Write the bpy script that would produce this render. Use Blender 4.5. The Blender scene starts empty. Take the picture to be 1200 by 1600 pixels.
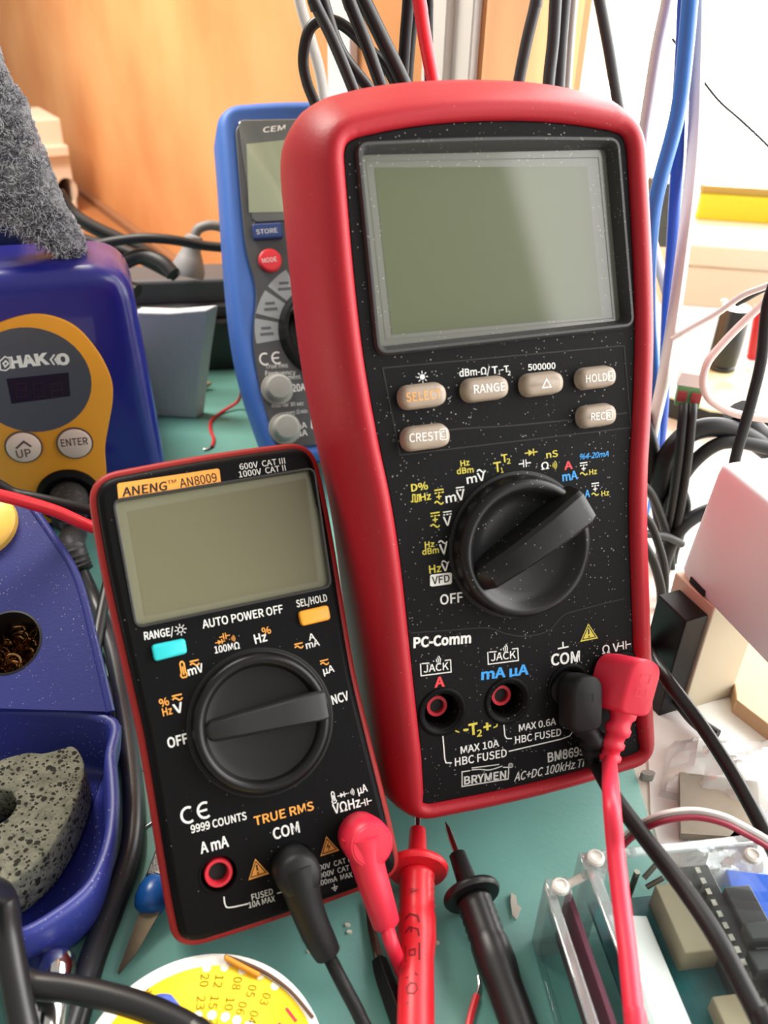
import bpy, math, random
import numpy as np
from mathutils import Matrix
R_ = math.radians
random.seed(7)
SC = bpy.context.scene
COL = SC.collection
# ------------------------------------------------------------------ camera, world, lights, exposure
F, CH, PITCH, ROLL = 1300.0, 236.17, 0.576056, 0.0296023        # focal length (px), height over the mat (mm), tilt, roll
def rotx(a): c, s = math.cos(a), math.sin(a); return np.array([[1,0,0],[0,c,-s],[0,s,c]])
def rotz(a): c, s = math.cos(a), math.sin(a); return np.array([[c,-s,0],[s,c,0],[0,0,1]])
CR = rotx(math.pi/2-PITCH) @ rotz(ROLL)
CC = np.array([0., 0., CH])
cam = bpy.data.objects.new('camera', bpy.data.cameras.new('camera')); COL.objects.link(cam)
m4 = np.eye(4); m4[:3,:3] = CR; m4[:3,3] = CC*.001
cam.matrix_world = Matrix(m4.tolist())
cam.data.sensor_fit = 'VERTICAL'; cam.data.sensor_height = 36; cam.data.lens = F/1600*36
cam.data.clip_start = .01; cam.data.clip_end = 50
cam.data.dof.use_dof = True; cam.data.dof.focus_distance = .285; cam.data.dof.aperture_fstop = 15
SC.camera = cam
SC.view_settings.view_transform = 'Standard'; SC.view_settings.look = 'None'
SC.view_settings.gamma = 1; SC.view_settings.use_curve_mapping = False
SC.view_settings.exposure = 0.26
WIN_STRENGTH, ROOM_STRENGTH = 8.8, 0.52
def world():
    w = bpy.data.worlds.new('room_and_daylight'); SC.world = w; w.use_nodes = True
    nt = w.node_tree; nt.nodes.clear(); N = nt.nodes.new; L = nt.links.new
    def math_(op, a, b=None, clamp=False):
        n = N('ShaderNodeMath'); n.operation = op; n.use_clamp = clamp
        for i, x in enumerate((a, b)):
            if x is None: continue
            if isinstance(x, (int, float)): n.inputs[i].default_value = x
            else: L(x, n.inputs[i])
        return n.outputs[0]
    def ramp(x, a, b):
        n = N('ShaderNodeMapRange'); n.interpolation_type = 'SMOOTHSTEP'; L(x, n.inputs[0])
        n.inputs[1].default_value = a; n.inputs[2].default_value = b
        return n.outputs[0]
    tc = N('ShaderNodeTexCoord'); nm = N('ShaderNodeVectorMath'); nm.operation = 'NORMALIZE'; L(tc.outputs['Generated'], nm.inputs[0])
    sx = N('ShaderNodeSeparateXYZ'); L(nm.outputs[0], sx.inputs[0])
    x, y, z = sx.outputs
    az = math_('ARCTAN2', x, y)
    # the daylight opening: to the right of the bench, from straight ahead round to behind the right shoulder
    win = math_('MULTIPLY', ramp(az, R_(-2), R_(0)), ramp(az, R_(133), R_(131)))
    win = math_('MULTIPLY', win, math_('MULTIPLY', ramp(z, -.36, -.33), ramp(z, .80, .72)))
    back = math_('MULTIPLY', ramp(az, R_(112), R_(86)), .56)                   # the opening is brightest ahead, with a lower level further round
    lev = math_('MULTIPLY', win, math_('ADD', back, .44))
    up = ramp(z, -.3, .6)
    e1 = N('ShaderNodeMix'); e1.data_type = 'RGBA'; L(up, e1.inputs[0]); e1.inputs[6].default_value = (.30,.25,.20,1); e1.inputs[7].default_value = (.95,.90,.82,1)
    b1 = N('ShaderNodeBackground'); L(e1.outputs[2], b1.inputs[0]); b1.inputs[1].default_value = ROOM_STRENGTH
    b2 = N('ShaderNodeBackground'); b2.inputs[0].default_value = (1,.985,.96,1); L(math_('MULTIPLY', lev, WIN_STRENGTH), b2.inputs[1])
    ad = N('ShaderNodeAddShader'); L(b1.outputs[0], ad.inputs[0]); L(b2.outputs[0], ad.inputs[1])
    o = N('ShaderNodeOutputWorld'); L(ad.outputs[0], o.inputs[0])
world()
def area(name, loc, target, size, energy, col, sy=None):
    l = bpy.data.lights.new(name, 'AREA'); l.energy = energy; l.size = size; l.color = col
    if sy: l.shape = 'RECTANGLE'; l.size_y = sy
    o = bpy.data.objects.new(name, l); COL.objects.link(o); o.location = loc
    d = np.array(target)-np.array(loc)
    from mathutils import Vector
    o.rotation_euler = Vector(d.tolist()).to_track_quat('-Z', 'Y').to_euler()
    return o
area('bench_lamp', (-.41, .57, .66), (-.33, .57, .0), .2, 8.0, (1, .93, .84), .4)

# ------------------------------------------------------------------ measuring: a pixel of the photograph to a point of the place (mm)
def ray(px, py): return CR @ np.array([(px-600)/F, -(py-800)/F, -1.0])
def Z(px, py, z=0.): d = ray(px, py); return CC + (z-CH)/d[2]*d
def Y(px, py, y): d = ray(px, py); return CC + y/d[1]*d
class Fr:
    """a plane in the place: u to the right, v up along it, w out of it"""
    def __init__(s, o, M): s.o = np.array(o, float); s.M = np.array(M, float)
    def loc(s, px, py, w=0.):
        d = s.M.T@ray(px, py); c = s.M.T@(CC-s.o); t = (w-c[2])/d[2]; return (c+t*d)[:2]
    def W(s, u, v, w=0.): return s.o + s.M@np.array([u, v, w], float)
    def P(s, px, py, w=0.): u, v = s.loc(px, py, w); return s.W(u, v, w)
def stand(x, y, yaw, tilt): return Fr((x, y, 0), rotz(yaw)@rotx(tilt))
def flat(z, yaw=0., x=0., y=0.): return Fr((x, y, z), rotz(yaw))

# ------------------------------------------------------------------ materials
def lin(c): return tuple((v/12.92 if v <= .04045 else ((v+.055)/1.055)**2.4) for v in (x/255 for x in c))
MATS = {}
def mat(name, rgb, rough=.5, metal=0., coat=0., bump=None, dust=0., mottle=None, trans=0., alpha=1., spec=.5, sheen=0., emit=0.):
    if name in MATS: return MATS[name]
    m = bpy.data.materials.new(name); m.use_nodes = True; nt = m.node_tree; N = nt.nodes.new; L = nt.links.new
    b = nt.nodes['Principled BSDF']; c = (*lin(rgb), 1)
    b.inputs['Base Color'].default_value = c; b.inputs['Roughness'].default_value = rough; b.inputs['Metallic'].default_value = metal
    b.inputs['Coat Weight'].default_value = coat; b.inputs['Coat Roughness'].default_value = .03; b.inputs['Specular IOR Level'].default_value = spec
    b.inputs['Transmission Weight'].default_value = trans; b.inputs['Alpha'].default_value = alpha; b.inputs['Sheen Weight'].default_value = sheen
    tc = N('ShaderNodeTexCoord'); col = None
    if mottle:                                   # (second colour, scale, amount)
        n = N('ShaderNodeTexNoise'); n.inputs['Scale'].default_value = mottle[1]; n.inputs['Detail'].default_value = 5; L(tc.outputs['Object'], n.inputs['Vector'])
        r = N('ShaderNodeMapRange'); L(n.outputs[0], r.inputs[0]); r.inputs[1].default_value = .35; r.inputs[2].default_value = .68; r.inputs[4].default_value = mottle[2]
        x = N('ShaderNodeMix'); x.data_type = 'RGBA'; L(r.outputs[0], x.inputs[0]); x.inputs[6].default_value = c; x.inputs[7].default_value = (*lin(mottle[0]), 1); col = x.outputs[2]
    if dust:                                     # settled specks of dust
        v = N('ShaderNodeTexVoronoi'); v.inputs['Scale'].default_value = 1500; L(tc.outputs['Object'], v.inputs['Vector'])
        n = N('ShaderNodeTexNoise'); n.inputs['Scale'].default_value = 60; L(tc.outputs['Object'], n.inputs['Vector'])
        th = N('ShaderNodeMath'); th.operation = 'MULTIPLY'; L(n.outputs[0], th.inputs[0]); th.inputs[1].default_value = .52*min(1, .5+dust)
        lt = N('ShaderNodeMath'); lt.operation = 'LESS_THAN'; L(v.outputs['Distance'], lt.inputs[0]); L(th.outputs[0], lt.inputs[1])
        wn = N('ShaderNodeTexWhiteNoise'); L(v.outputs['Position'], wn.inputs['Vector'])
        pk = N('ShaderNodeMath'); pk.operation = 'LESS_THAN'; L(wn.outputs[0], pk.inputs[0]); pk.inputs[1].default_value = .17*dust
        mu = N('ShaderNodeMath'); mu.operation = 'MULTIPLY'; L(lt.outputs[0], mu.inputs[0]); L(pk.outputs[0], mu.inputs[1])
        mu2 = N('ShaderNodeMath'); mu2.operation = 'MULTIPLY'; L(mu.outputs[0], mu2.inputs[0]); mu2.inputs[1].default_value = .42
        x = N('ShaderNodeMix'); x.data_type = 'RGBA'; L(mu2.outputs[0], x.inputs[0]); x.inputs[7].default_value = (.6,.58,.54,1)
        if col: L(col, x.inputs[6])
        else: x.inputs[6].default_value = c
        col = x.outputs[2]
    if col: L(col, b.inputs['Base Color'])
    if bump:                                     # (scale, strength)
        n = N('ShaderNodeTexNoise'); n.inputs['Scale'].default_value = bump[0]; n.inputs['Detail'].default_value = 6; L(tc.outputs['Object'], n.inputs['Vector'])
        bp = N('ShaderNodeBump'); bp.inputs['Strength'].default_value = bump[1]; bp.inputs['Distance'].default_value = .002; L(n.outputs[0], bp.inputs['Height']); L(bp.outputs[0], b.inputs['Normal'])
    MATS[name] = m; return m
def clear(name, tint=(250,252,252), gloss=.12, rough=.04, body=0., fres=.45):
    """thin clear plastic or glass: lets light through, with a sheen and a little body"""
    if name in MATS: return MATS[name]
    m = bpy.data.materials.new(name); m.use_nodes = True; nt = m.node_tree; N = nt.nodes.new; L = nt.links.new
    nt.nodes.remove(nt.nodes['Principled BSDF']); o = nt.nodes['Material Output']
    t = N('ShaderNodeBsdfTransparent'); t.inputs[0].default_value = (*lin(tint), 1)
    g = N('ShaderNodeBsdfGlossy'); g.inputs['Roughness'].default_value = rough
    lw = N('ShaderNodeLayerWeight'); lw.inputs[0].default_value = .35
    a = N('ShaderNodeMath'); a.operation = 'MULTIPLY_ADD'; L(lw.outputs['Facing'], a.inputs[0]); a.inputs[1].default_value = fres; a.inputs[2].default_value = gloss; a.use_clamp = True
    x = N('ShaderNodeMixShader'); L(a.outputs[0], x.inputs[0]); L(t.outputs[0], x.inputs[1]); L(g.outputs[0], x.inputs[2]); out = x.outputs[0]
    if body:
        d = N('ShaderNodeBsdfDiffuse'); d.inputs[0].default_value = (.9,.9,.89,1)
        y = N('ShaderNodeMixShader'); y.inputs[0].default_value = body; L(out, y.inputs[1]); L(d.outputs[0], y.inputs[2]); out = y.outputs[0]
    L(out, o.inputs[0]); MATS[name] = m; return m
M_RED = mat('red_rubber', (162,27,39), .48, spec=.32, dust=.15, bump=(900,.05))
M_REDS = mat('red_shell', (150,34,32), .5, spec=.3)
M_BLK = mat('black_plastic', (20,20,21), .52, spec=.09, dust=.6, bump=(1500,.06))
M_BLK2 = mat('black_plastic_clean', (15,15,16), .44, spec=.08, dust=.15, bump=(1800,.05))
M_KNOB = mat('black_knob_plastic', (19,19,20), .36, spec=.3, dust=.4)
M_KNOB2 = mat('black_knob_satin', (18,18,19), .34, spec=.3)
M_BAR = mat('worn_grey_plastic', (40,40,40), .4, spec=.35)
M_GROOVE = mat('dark_groove', (8,8,8), .7)
M_WHITE = mat('white_print', (226,226,222), .6)
M_ORANGE = mat('orange_print', (238,160,66), .6)
M_YELLOW = mat('yellow_print', (205,190,70), .6)
M_BLUE = mat('blue_print', (52,150,220), .6)
M_REDP = mat('red_print', (220,62,66), .6)
M_BTN = mat('beige_button_rubber', (152,137,121), .5, dust=.3)
M_LCD = mat('display_grey_green', (88,94,70), .3, spec=.2, coat=1.)
M_LCD2 = mat('display_olive', (110,107,84), .3, spec=.2, coat=.3)
M_LENS = mat('display_border', (108,110,102), .25, coat=.5, dust=.8)
M_LEAD = mat('black_lead', (22,22,23), .38)
M_LEADT = mat('black_lead_soft', (22,22,23), .5, spec=.28)
M_REDL = mat('red_lead', (226,36,50), .36)
M_REDP2 = mat('red_plug', (222,40,66), .42)
M_STEEL = mat('bright_steel', (200,200,196), .18, metal=1)
M_CHROME = mat('chrome', (205,205,205), .12, metal=1)
M_JRED = mat('red_jack', (205,40,56), .4)
M_DARK = mat('dark_hollow', (6,6,6), .7)

# ------------------------------------------------------------------ mesh building (all lengths in mm)
def unit(v): v = np.array(v, float); return v/(np.linalg.norm(v)+1e-12)
def smooth(pts, n=8, closed=False):
    p = [np.array(q, float) for q in pts]
    if len(p) < 3: return p
    out = []; k = len(p)
    for i in range(k if closed else k-1):
        a, b, c, d = (p[(i+j-1) % k] if closed else p[min(max(i+j-1, 0), k-1)] for j in range(4))
        for t in np.arange(n)/n:
            out.append(.5*(2*b+(c-a)*t+(2*a-5*b+4*c-d)*t*t+(3*b-a-3*c+d)*t**3))
    if not closed: out.append(p[-1])
    return out
def roundpoly(pts, n=8):
    """closed outline with corners (u, v, radius) rounded"""
    out = []; k = len(pts)
    for i in range(k):
        p = np.array(pts[i][:2], float); a = np.array(pts[i-1][:2], float); b = np.array(pts[(i+1) % k][:2], float); r = pts[i][2]
        if r <= 0: out.append(p); continue
        la, lb = np.linalg.norm(a-p), np.linalg.norm(b-p)
        p0 = p+(a-p)/la*min(r, la*.48); p2 = p+(b-p)/lb*min(r, lb*.48)
        for t in np.linspace(0, 1, n+1): out.append((1-t)**2*p0+2*t*(1-t)*(p*.92+(p0+p2)*.04)+t*t*p2)
    return out
def rrect(cx, cy, w, h, r, ang=0., n=6):
    q = roundpoly([(-w/2,-h/2,r),(w/2,-h/2,r),(w/2,h/2,r),(-w/2,h/2,r)], n); c, s = math.cos(ang), math.sin(ang)
    return [np.array([cx+c*a-s*b, cy+s*a+c*b]) for a, b in q]
def inset(poly, d):
    p = np.array(poly); t = np.roll(p, -1, 0)-np.roll(p, 1, 0); t /= np.linalg.norm(t, axis=1)[:,None]+1e-9
    A = .5*np.sum(p[:,0]*np.roll(p[:,1], -1)-np.roll(p[:,0], -1)*p[:,1])
    n = np.stack([-t[:,1], t[:,0]], 1)*(1 if A > 0 else -1)
    return [q for q in p+n*d]
def inset_low(poly, d, k=.24, v0=16.):
    out = inset(poly, d); return [p+(q-p)*(1-k*min(1, max(0, (v0-p[1])/v0))) for p, q in zip([np.array(x) for x in poly], out)]
def circ(cx, cy, r, n=40, ry=None): return [np.array([cx+r*math.cos(a), cy+(ry or r)*math.sin(a)]) for a in np.linspace(0, 2*math.pi, n, endpoint=False)]
ORIG = {}
def _finish(o, label, cat, group, kind):
    if label: o['label'] = label
    if cat: o['category'] = cat
    if group: o['group'] = group
    if kind: o['kind'] = kind
class MB:
    def __init__(s): s.v = []; s.f = []; s.m = []
    def add(s, vs, fs, mi=0):
        k = len(s.v); s.v += [tuple(map(float, x)) for x in vs]; s.f += [tuple(i+k for i in q) for q in fs]; s.m += [mi]*len(fs); return s
    def loft(s, rings, mi=0, cap0=True, cap1=True):
        n = len(rings[0]); vs = [x for r in rings for x in r]; fs = []
        for i in range(len(rings)-1):
            for j in range(n):
                k = (j+1) % n; fs.append((i*n+j, i*n+k, (i+1)*n+k, (i+1)*n+j))
        if cap0: fs.append(tuple(range(n-1, -1, -1)))
        if cap1: fs.append(tuple((len(rings)-1)*n+j for j in range(n)))
        return s.add(vs, fs, mi)
    def stack(s, outline, levels, mi=0, cap0=True, cap1=True):
        """an outline raised through (inset, w) levels"""
        return s.loft([[(*q, w) for q in inset(outline, d)] for d, w in levels], mi, cap0, cap1)
    def box(s, c, size, mi=0, M=None, taper=1.):
        M = np.eye(3) if M is None else M; x, y, z = (q/2 for q in size)
        r0 = [(-x,-y,-z),(x,-y,-z),(x,y,-z),(-x,y,-z)]; r1 = [(-x*taper,-y*taper,z),(x*taper,-y*taper,z),(x*taper,y*taper,z),(-x*taper,y*taper,z)]
        return s.loft([[np.array(c)+M@np.array(q) for q in r] for r in (r0, r1)], mi)
    def tube(s, pts, r, mi=0, n=12, cap=True, flatten=None):
        p = [np.array(q, float) for q in pts]; k = len(p); rs = list(r) if hasattr(r, '__len__') else [r]*k
        if len(rs) != k: rs = list(np.interp(np.linspace(0, 1, k), np.linspace(0, 1, len(rs)), rs))
        T = [unit(p[min(i+1, k-1)]-p[max(i-1, 0)]) for i in range(k)]
        a = unit(np.cross(T[0], (0,0,1) if abs(T[0][2]) < .9 else (1,0,0))); rings = []
        for i in range(k):
            a = unit(a-T[i]*(a@T[i])); b = np.cross(T[i], a)
            rings.append([p[i]+rs[i]*(math.cos(t)*a+math.sin(t)*b*(flatten or 1)) for t in np.linspace(0, 2*math.pi, n, endpoint=False)])
        return s.loft(rings, mi, cap, cap)
    def lathe(s, o, axis, prof, mi=0, n=36, cap0=True, cap1=True):
        ax = unit(axis); a = unit(np.cross(ax, (0,0,1) if abs(ax[2]) < .9 else (1,0,0))); b = np.cross(ax, a); o = np.array(o, float)
        rings = [[o+ax*h+r*(math.cos(t)*a+math.sin(t)*b) for t in np.linspace(0, 2*math.pi, n, endpoint=False)] for r, h in prof]
        return s.loft(rings, mi, cap0, cap1)
    def ribbon(s, pts, wd, w, mi=0, closed=False):
        p = [np.array(q[:2], float) for q in pts]; k = len(p); vs = []; fs = []
        for i in range(k):
            if closed: t0, t1 = unit(p[i]-p[i-1]), unit(p[(i+1) % k]-p[i])
            else: t0, t1 = unit(p[i]-p[max(i-1, 0)]), unit(p[min(i+1, k-1)]-p[i])
            if i == 0 and not closed: t0 = t1
            if i == k-1 and not closed: t1 = t0
            t = unit(t0+t1); n = np.array([-t[1], t[0]])/max(.5, t@t0)*wd/2
            vs += [(*(p[i]+n), w), (*(p[i]-n), w)]
        for i in range(k if closed else k-1):
            j = (i+1) % k; fs.append((2*i+1, 2*j+1, 2*j, 2*i))
        return s.add(vs, fs, mi)
    def poly(s, pts, w, mi=0): return s.add([(*q[:2], w) for q in pts], [tuple(range(len(pts)))], mi)
    def plate(s, outline, holes, w0, w1, mi=0, bev=0.):
        """a plate with real openings in it"""
        cu = bpy.data.curves.new('plate', 'CURVE'); cu.dimensions = '2D'; cu.fill_mode = 'BOTH'; cu.extrude = (w1-w0)/2-bev; cu.bevel_depth = bev; cu.bevel_resolution = 2
        for pl in [outline]+list(holes):
            sp = cu.splines.new('POLY'); sp.points.add(len(pl)-1); sp.use_cyclic_u = True
            for q, pt in zip(pl, sp.points): pt.co = (q[0], q[1], 0, 1)
        me = _mesh(cu); s.add([(v.co.x, v.co.y, v.co.z+(w0+w1)/2) for v in me.vertices], [tuple(f.vertices) for f in me.polygons], mi)
        bpy.data.meshes.remove(me); return s
    def build(s, name, mats, parent=None, label=None, cat=None, group=None, kind=None, bevel=0, sub=0, sharp=38, origin=None, solid=0, frame=None):
        v = np.array(s.v, float)
        if frame is not None: v = v@frame.M.T+frame.o
        if parent is not None: o0 = ORIG.get(parent.name, np.zeros(3)); 
        elif origin is not None: o0 = np.array(origin, float)
        else: o0 = np.array([(v[:,0].min()+v[:,0].max())/2, (v[:,1].min()+v[:,1].max())/2, v[:,2].min()])
        me = bpy.data.meshes.new(name); me.from_pydata([tuple(q) for q in (v-o0)*.001], [], s.f)
        for m in (mats if isinstance(mats, (list, tuple)) else [mats]): me.materials.append(m)
        me.polygons.foreach_set('material_index', s.m); me.update()
        me.polygons.foreach_set('use_smooth', [True]*len(me.polygons)); me.set_sharp_from_angle(angle=R_(sharp))
        o = bpy.data.objects.new(name, me); COL.objects.link(o)
        if parent is not None: o.parent = parent; ORIG[o.name] = o0
        else: o.location = o0*.001; ORIG[o.name] = o0
        if solid: md = o.modifiers.new('solid', 'SOLIDIFY'); md.thickness = solid*.001; md.offset = 0
        if bevel: md = o.modifiers.new('bevel', 'BEVEL'); md.width = bevel*.001; md.segments = 3; md.limit_method = 'ANGLE'; md.angle_limit = R_(35); md.harden_normals = False
        if sub: md = o.modifiers.new('sub', 'SUBSURF'); md.levels = md.render_levels = sub
        _finish(o, label, cat, group, kind); return o
def _mesh(cu):
    o = bpy.data.objects.new('tmp', cu); COL.objects.link(o)
    dg = bpy.context.evaluated_depsgraph_get(); dg.update()
    me = bpy.data.meshes.new_from_object(o.evaluated_get(dg)); bpy.data.objects.remove(o); bpy.data.curves.remove(cu); return me
_TC = {}
import os
_fp = os.path.join(bpy.utils.system_resource('DATAFILES', path='fonts') or '', 'Noto Sans CJK Regular.woff2')
try: FONT = bpy.data.fonts.load(_fp)           # the sans face that ships inside Blender
except Exception: FONT = None
def glyphs(t, bold=0., shear=0.):
    k = (t, bold, shear)
    if k not in _TC:
        cu = bpy.data.curves.new('t', 'FONT'); cu.body = t; cu.size = 1; cu.font = FONT or cu.font; cu.offset = bold*.5; cu.shear = shear; cu.resolution_u = 3
        me = _mesh(cu); v = np.array([q.co[:2] for q in me.vertices]) if len(me.vertices) else np.zeros((1,2)); f = [tuple(p.vertices) for p in me.polygons]
        bpy.data.meshes.remove(me); _TC[k] = (v, f)
    return _TC[k]
CAP = max(glyphs('H')[0][:,1])
class Ink:
    """printing on a plane of a frame; positions are measured in the photograph"""
    def __init__(s, fr, mb, w): s.fr, s.mb, s.w = fr, mb, w
    def p(s, x, y): return s.fr.loc(x, y, s.w)
    def mm(s, x, y): return np.linalg.norm(s.p(x, y-5)-s.p(x, y+5))/10
    def text(s, t, x0, y0, x1, y1, h, mi=0, bold=.012, shear=0., w=None):
        a, b = s.p(x0, y0), s.p(x1, y1); hh = h*s.mm((x0+x1)/2, (y0+y1)/2-h/2) if abs(x1-x0) >= abs(y1-y0) else h*np.linalg.norm(s.p(x0+5, y0)-s.p(x0-5, y0))/10
        v, f = glyphs(t, bold, shear); x = v[:,0]-v[:,0].min(); sx = np.linalg.norm(b-a)/max(x.max(), 1e-6); d = unit(b-a); n = np.array([-d[1], d[0]])
        q = a+np.outer(x*sx, d)+np.outer(v[:,1]*hh/CAP, n); s.mb.add([(*r, w or s.w) for r in q], f, mi)
    def line(s, pts, wd, mi=0, closed=False, sm=0):
        q = [s.p(*t) for t in pts]
        if sm: q = smooth(q, sm, closed)
        s.mb.ribbon(q, wd*s.mm(*pts[0]), s.w, mi, closed)
    def fill(s, pts, mi=0, w=None): s.mb.poly([s.p(*t) for t in pts], w or s.w, mi)
    def at(s, x, y, size):
        c = s.p(x, y); k = size*s.mm(x, y); return lambda a, b: c+np.array([a, b])*k
    def strokes(s, x, y, size, lines, mi=0, wd=.12):
        g = s.at(x, y, size); k = size*s.mm(x, y)
        for l in lines: s.mb.ribbon([g(*q) for q in l], wd*k, s.w, mi)
    def sun(s, x, y, r, mi=0, full=False):
        g = s.at(x, y, r); k = r*s.mm(x, y)
        if full: s.mb.poly([g(.5*math.cos(a), .5*math.sin(a)) for a in np.linspace(0, 6.2832, 20)[:-1]], s.w, mi)
        else: s.mb.ribbon([g(.46*math.cos(a), .46*math.sin(a)) for a in np.linspace(0, 6.2832, 21)[:-1]], .14*k, s.w, mi, True)
        for i in range(8):
            a = i*math.pi/4; s.mb.ribbon([g(.68*math.cos(a), .68*math.sin(a)), g(1.1*math.cos(a), 1.1*math.sin(a))], .15*k, s.w, mi)
    def acdc(s, x, y, r, mi=0): # a bar over a wave
        s.strokes(x, y, r, [[(-.9,.45),(.9,.45)]], mi, .28)
        s.strokes(x, y, r, [[(-.9+.09*i, -.25+.28*math.sin(i*.09*3.6)) for i in range(21)]], mi, .28)
    def tilde(s, x, y, r, mi=0): s.strokes(x, y, r, [[(-1+.1*i, .35*math.sin(i*.1*math.pi)) for i in range(21)]], mi, .3)
    def dcbar(s, x, y, r, mi=0):
        s.strokes(x, y, r, [[(-1,.35),(1,.35)]]+[[(a,-.25),(a+.5,-.25)] for a in (-1,-.25,.5)], mi, .26)
    def dcacplus(s, x, y, r, mi=0, mi2=None):
        s.dcbar(x, y-r*.95, r*.8, mi); s.strokes(x, y, r, [[(-.45,.1),(.45,.1)],[(0,.5),(0,-.35)]], mi, .2); s.tilde(x, y+r*.9, r*.75, mi if mi2 is None else mi2)
    def diode(s, x, y, r, mi=0):
        g = s.at(x, y, r); s.mb.poly([g(-.5,-.55), g(.4,0), g(-.5,.55)], s.w, mi); s.strokes(x, y, r, [[(-1.2,0),(1.2,0)],[(.45,-.6),(.45,.6)]], mi, .2)
    def cap(s, x, y, r, mi=0): s.strokes(x, y, r, [[(-1.2,0),(-.25,0)],[(.25,0),(1.2,0)],[(-.25,-.7),(-.25,.7)],[(.25,-.7),(.25,.7)]], mi, .2)
    def beep(s, x, y, r, mi=0):
        s.strokes(x, y, r, [[(-1,0),(-.7,0)]]+[[(-.6+q*math.cos(a), q*math.sin(a)) for a in np.linspace(-.8,.8,8)] for q in (.5,.95,1.4)], mi, .2)
    def therm(s, x, y, r, mi=0):
        s.strokes(x, y, r, [[(-.25,-.4),(-.25,.75),(-.1,1),(.1,1),(.25,.75),(.25,-.4),(.42,-.7),(.25,-1),(-.25,-1),(-.42,-.7),(-.25,-.4)],[(0,-.7),(0,.4)]], mi, .18)
    def ground(s, x, y, r, mi=0, up=False):
        s.strokes(x, y, r, [[(0,1),(0,.1)],[(-.9,.1),(.9,.1)]]+([] if up else [[(-.55,-.35),(.55,-.35)],[(-.2,-.8),(.2,-.8)]]), mi, .22)
    def ce(s, x, y, r, mi=0):
        for cx in (-1.0, .75):
            s.strokes(x, y, r, [[(cx+.8*math.cos(a)*.9, .8*math.sin(a)) for a in np.linspace(1.0, 5.28, 18)]], mi, .24)
        s.strokes(x, y, r, [[(.05,0),(1.0,0)]], mi, .22)
    def warn(s, x, y, r, mi, dark, bolt=False):
        g = s.at(x, y, r); k = r*s.mm(x, y); tri = [np.array(q) for q in ((-1,-.75),(1,-.75),(0,1))]
        s.mb.poly([g(*q) for q in tri], s.w, mi); s.w += .03
        s.mb.ribbon([g(*(q*.74)) for q in tri], .1*k, s.w, dark, True)
        if bolt: s.mb.poly([g(.12,.5), g(-.25,-.12), g(.02,-.05), g(-.1,-.55), g(.25,.05), g(0,0)], s.w, dark)
        else: s.strokes(x, y, r, [[(0,.42),(0,-.15)],[(0,-.3),(0,-.46)]], dark, .17)
        s.w -= .03
    def boxed(s, x0, y0, x1, y1, wd, mi=0, r=.25):
        a, b = s.p(x0, y0), s.p(x1, y1); c = (a+b)/2; w_, h_ = abs(b[0]-a[0]), abs(b[1]-a[1])
        s.mb.ribbon(rrect(c[0], c[1], w_, h_, r*h_), wd*s.mm(x0, y0), s.w, mi, True)
def root(name, label, cat, fr=None, loc=None, group=None):
    o = bpy.data.objects.new(name, None); COL.objects.link(o); o.empty_display_size = .02
    if fr is not None:
        m = np.eye(4); m[:3,:3] = fr.M; m[:3,3] = fr.o*.001; o.matrix_world = Matrix(m.tolist()); ORIG[o.name] = np.zeros(3)
    else: o.location = np.array(loc)*.001; ORIG[o.name] = np.array(loc, float)
    _finish(o, label, cat, group, None); return o
def onward(pts, L=160, z=None):
    a, b = np.array(pts[-2], float), np.array(pts[-1], float); d = b-a; d[2] = 0; q = b+unit(d)*L; q[2] = b[2] if z is None else z
    return list(pts)+[q]
def hang(pts, mid=45.):
    """a lead that hangs: carried on upward out of sight, and down behind the meter to the bench"""
    a, b = np.array(pts[0], float), np.array(pts[1], float); u = unit(a-b); e = np.array(pts[-1], float)
    f = e+np.array([(mid-e[0])*.06, 0, -70]); f2 = f+np.array([(mid-f[0])*.04, 0, 0]); f2[2] = 4
    return [a+u*150]+list(pts)+[f, f2]
def cable(name, pts, r, m, label, cat='cable', group=None, n=10, k=10, extra=None, flatten=None, parent=None):
    mb = MB().tube(smooth(pts, k), r, 0, n, True, flatten)
    return mb.build(name, m, parent, label, cat if parent is None else None, group)

# ================================================================== the setting
M_WALL = mat('orange_plaster', (228,166,108), .62, mottle=((206,134,78), 7, .9), bump=(25,.12))
M_WOOD = mat('bench_laminate', (234,228,218), .5, mottle=((222,212,198), 12, .5))
M_MAT = mat('green_mat_rubber', (106,162,152), .42, mottle=((98,152,142), 30, .6), bump=(700,.06), dust=.12)
M_FRAME = mat('white_window_frame', (232,229,222), .45)
MB().stack(roundpoly([(-330,40,6),(92,40,6),(92,575,6),(-330,575,6)]), [(0,-1.9),(0,-.3),(.4,0)]).build('work_mat', M_MAT, None, 'green rubber work mat lying under the multimeters', 'mat')
WA, WD = np.array([-209., 797., 0]), np.array([.5416,-.8407,0]); WN = np.array([-.8407,-.5416,0])
def on_wall(px, py): d = ray(px, py); t = ((WA-CC)@WN)/(d@WN); return CC+t*d
def along(px, py): return float((on_wall(px, py)-WA)@WD)
S1 = along(757, 60)
def wall_box(s0, s1, d0, d1, z0, z1):
    """a box along the wall line: s along it, d out of it towards the bench"""
    return [[tuple(WA+WD*s+WN*d+np.array([0,0,z])) for s, d in ((s0,d0),(s1,d0),(s1,d1),(s0,d1))] for z in (z0, z1)]
MB().loft(wall_box(-900, S1, -60, 0, -42, 900)).build('wall_left', M_WALL, kind='structure')
MB().loft(wall_box(-850, along(345, 470), 0, 7, -2, 6)).build('trim_1', mat('brown_moulding', (150,104,72), .5), kind='structure', bevel=1)
a, b = along(685, 60), along(751, 60)
MB().loft(wall_box(a, (a+b)/2+2, 0, 9, -2, 800)).loft(wall_box((a+b)/2+2, b, 0, 5, -2, 800)).build('trim_2', M_FRAME, kind='structure', bevel=.8)
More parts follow.
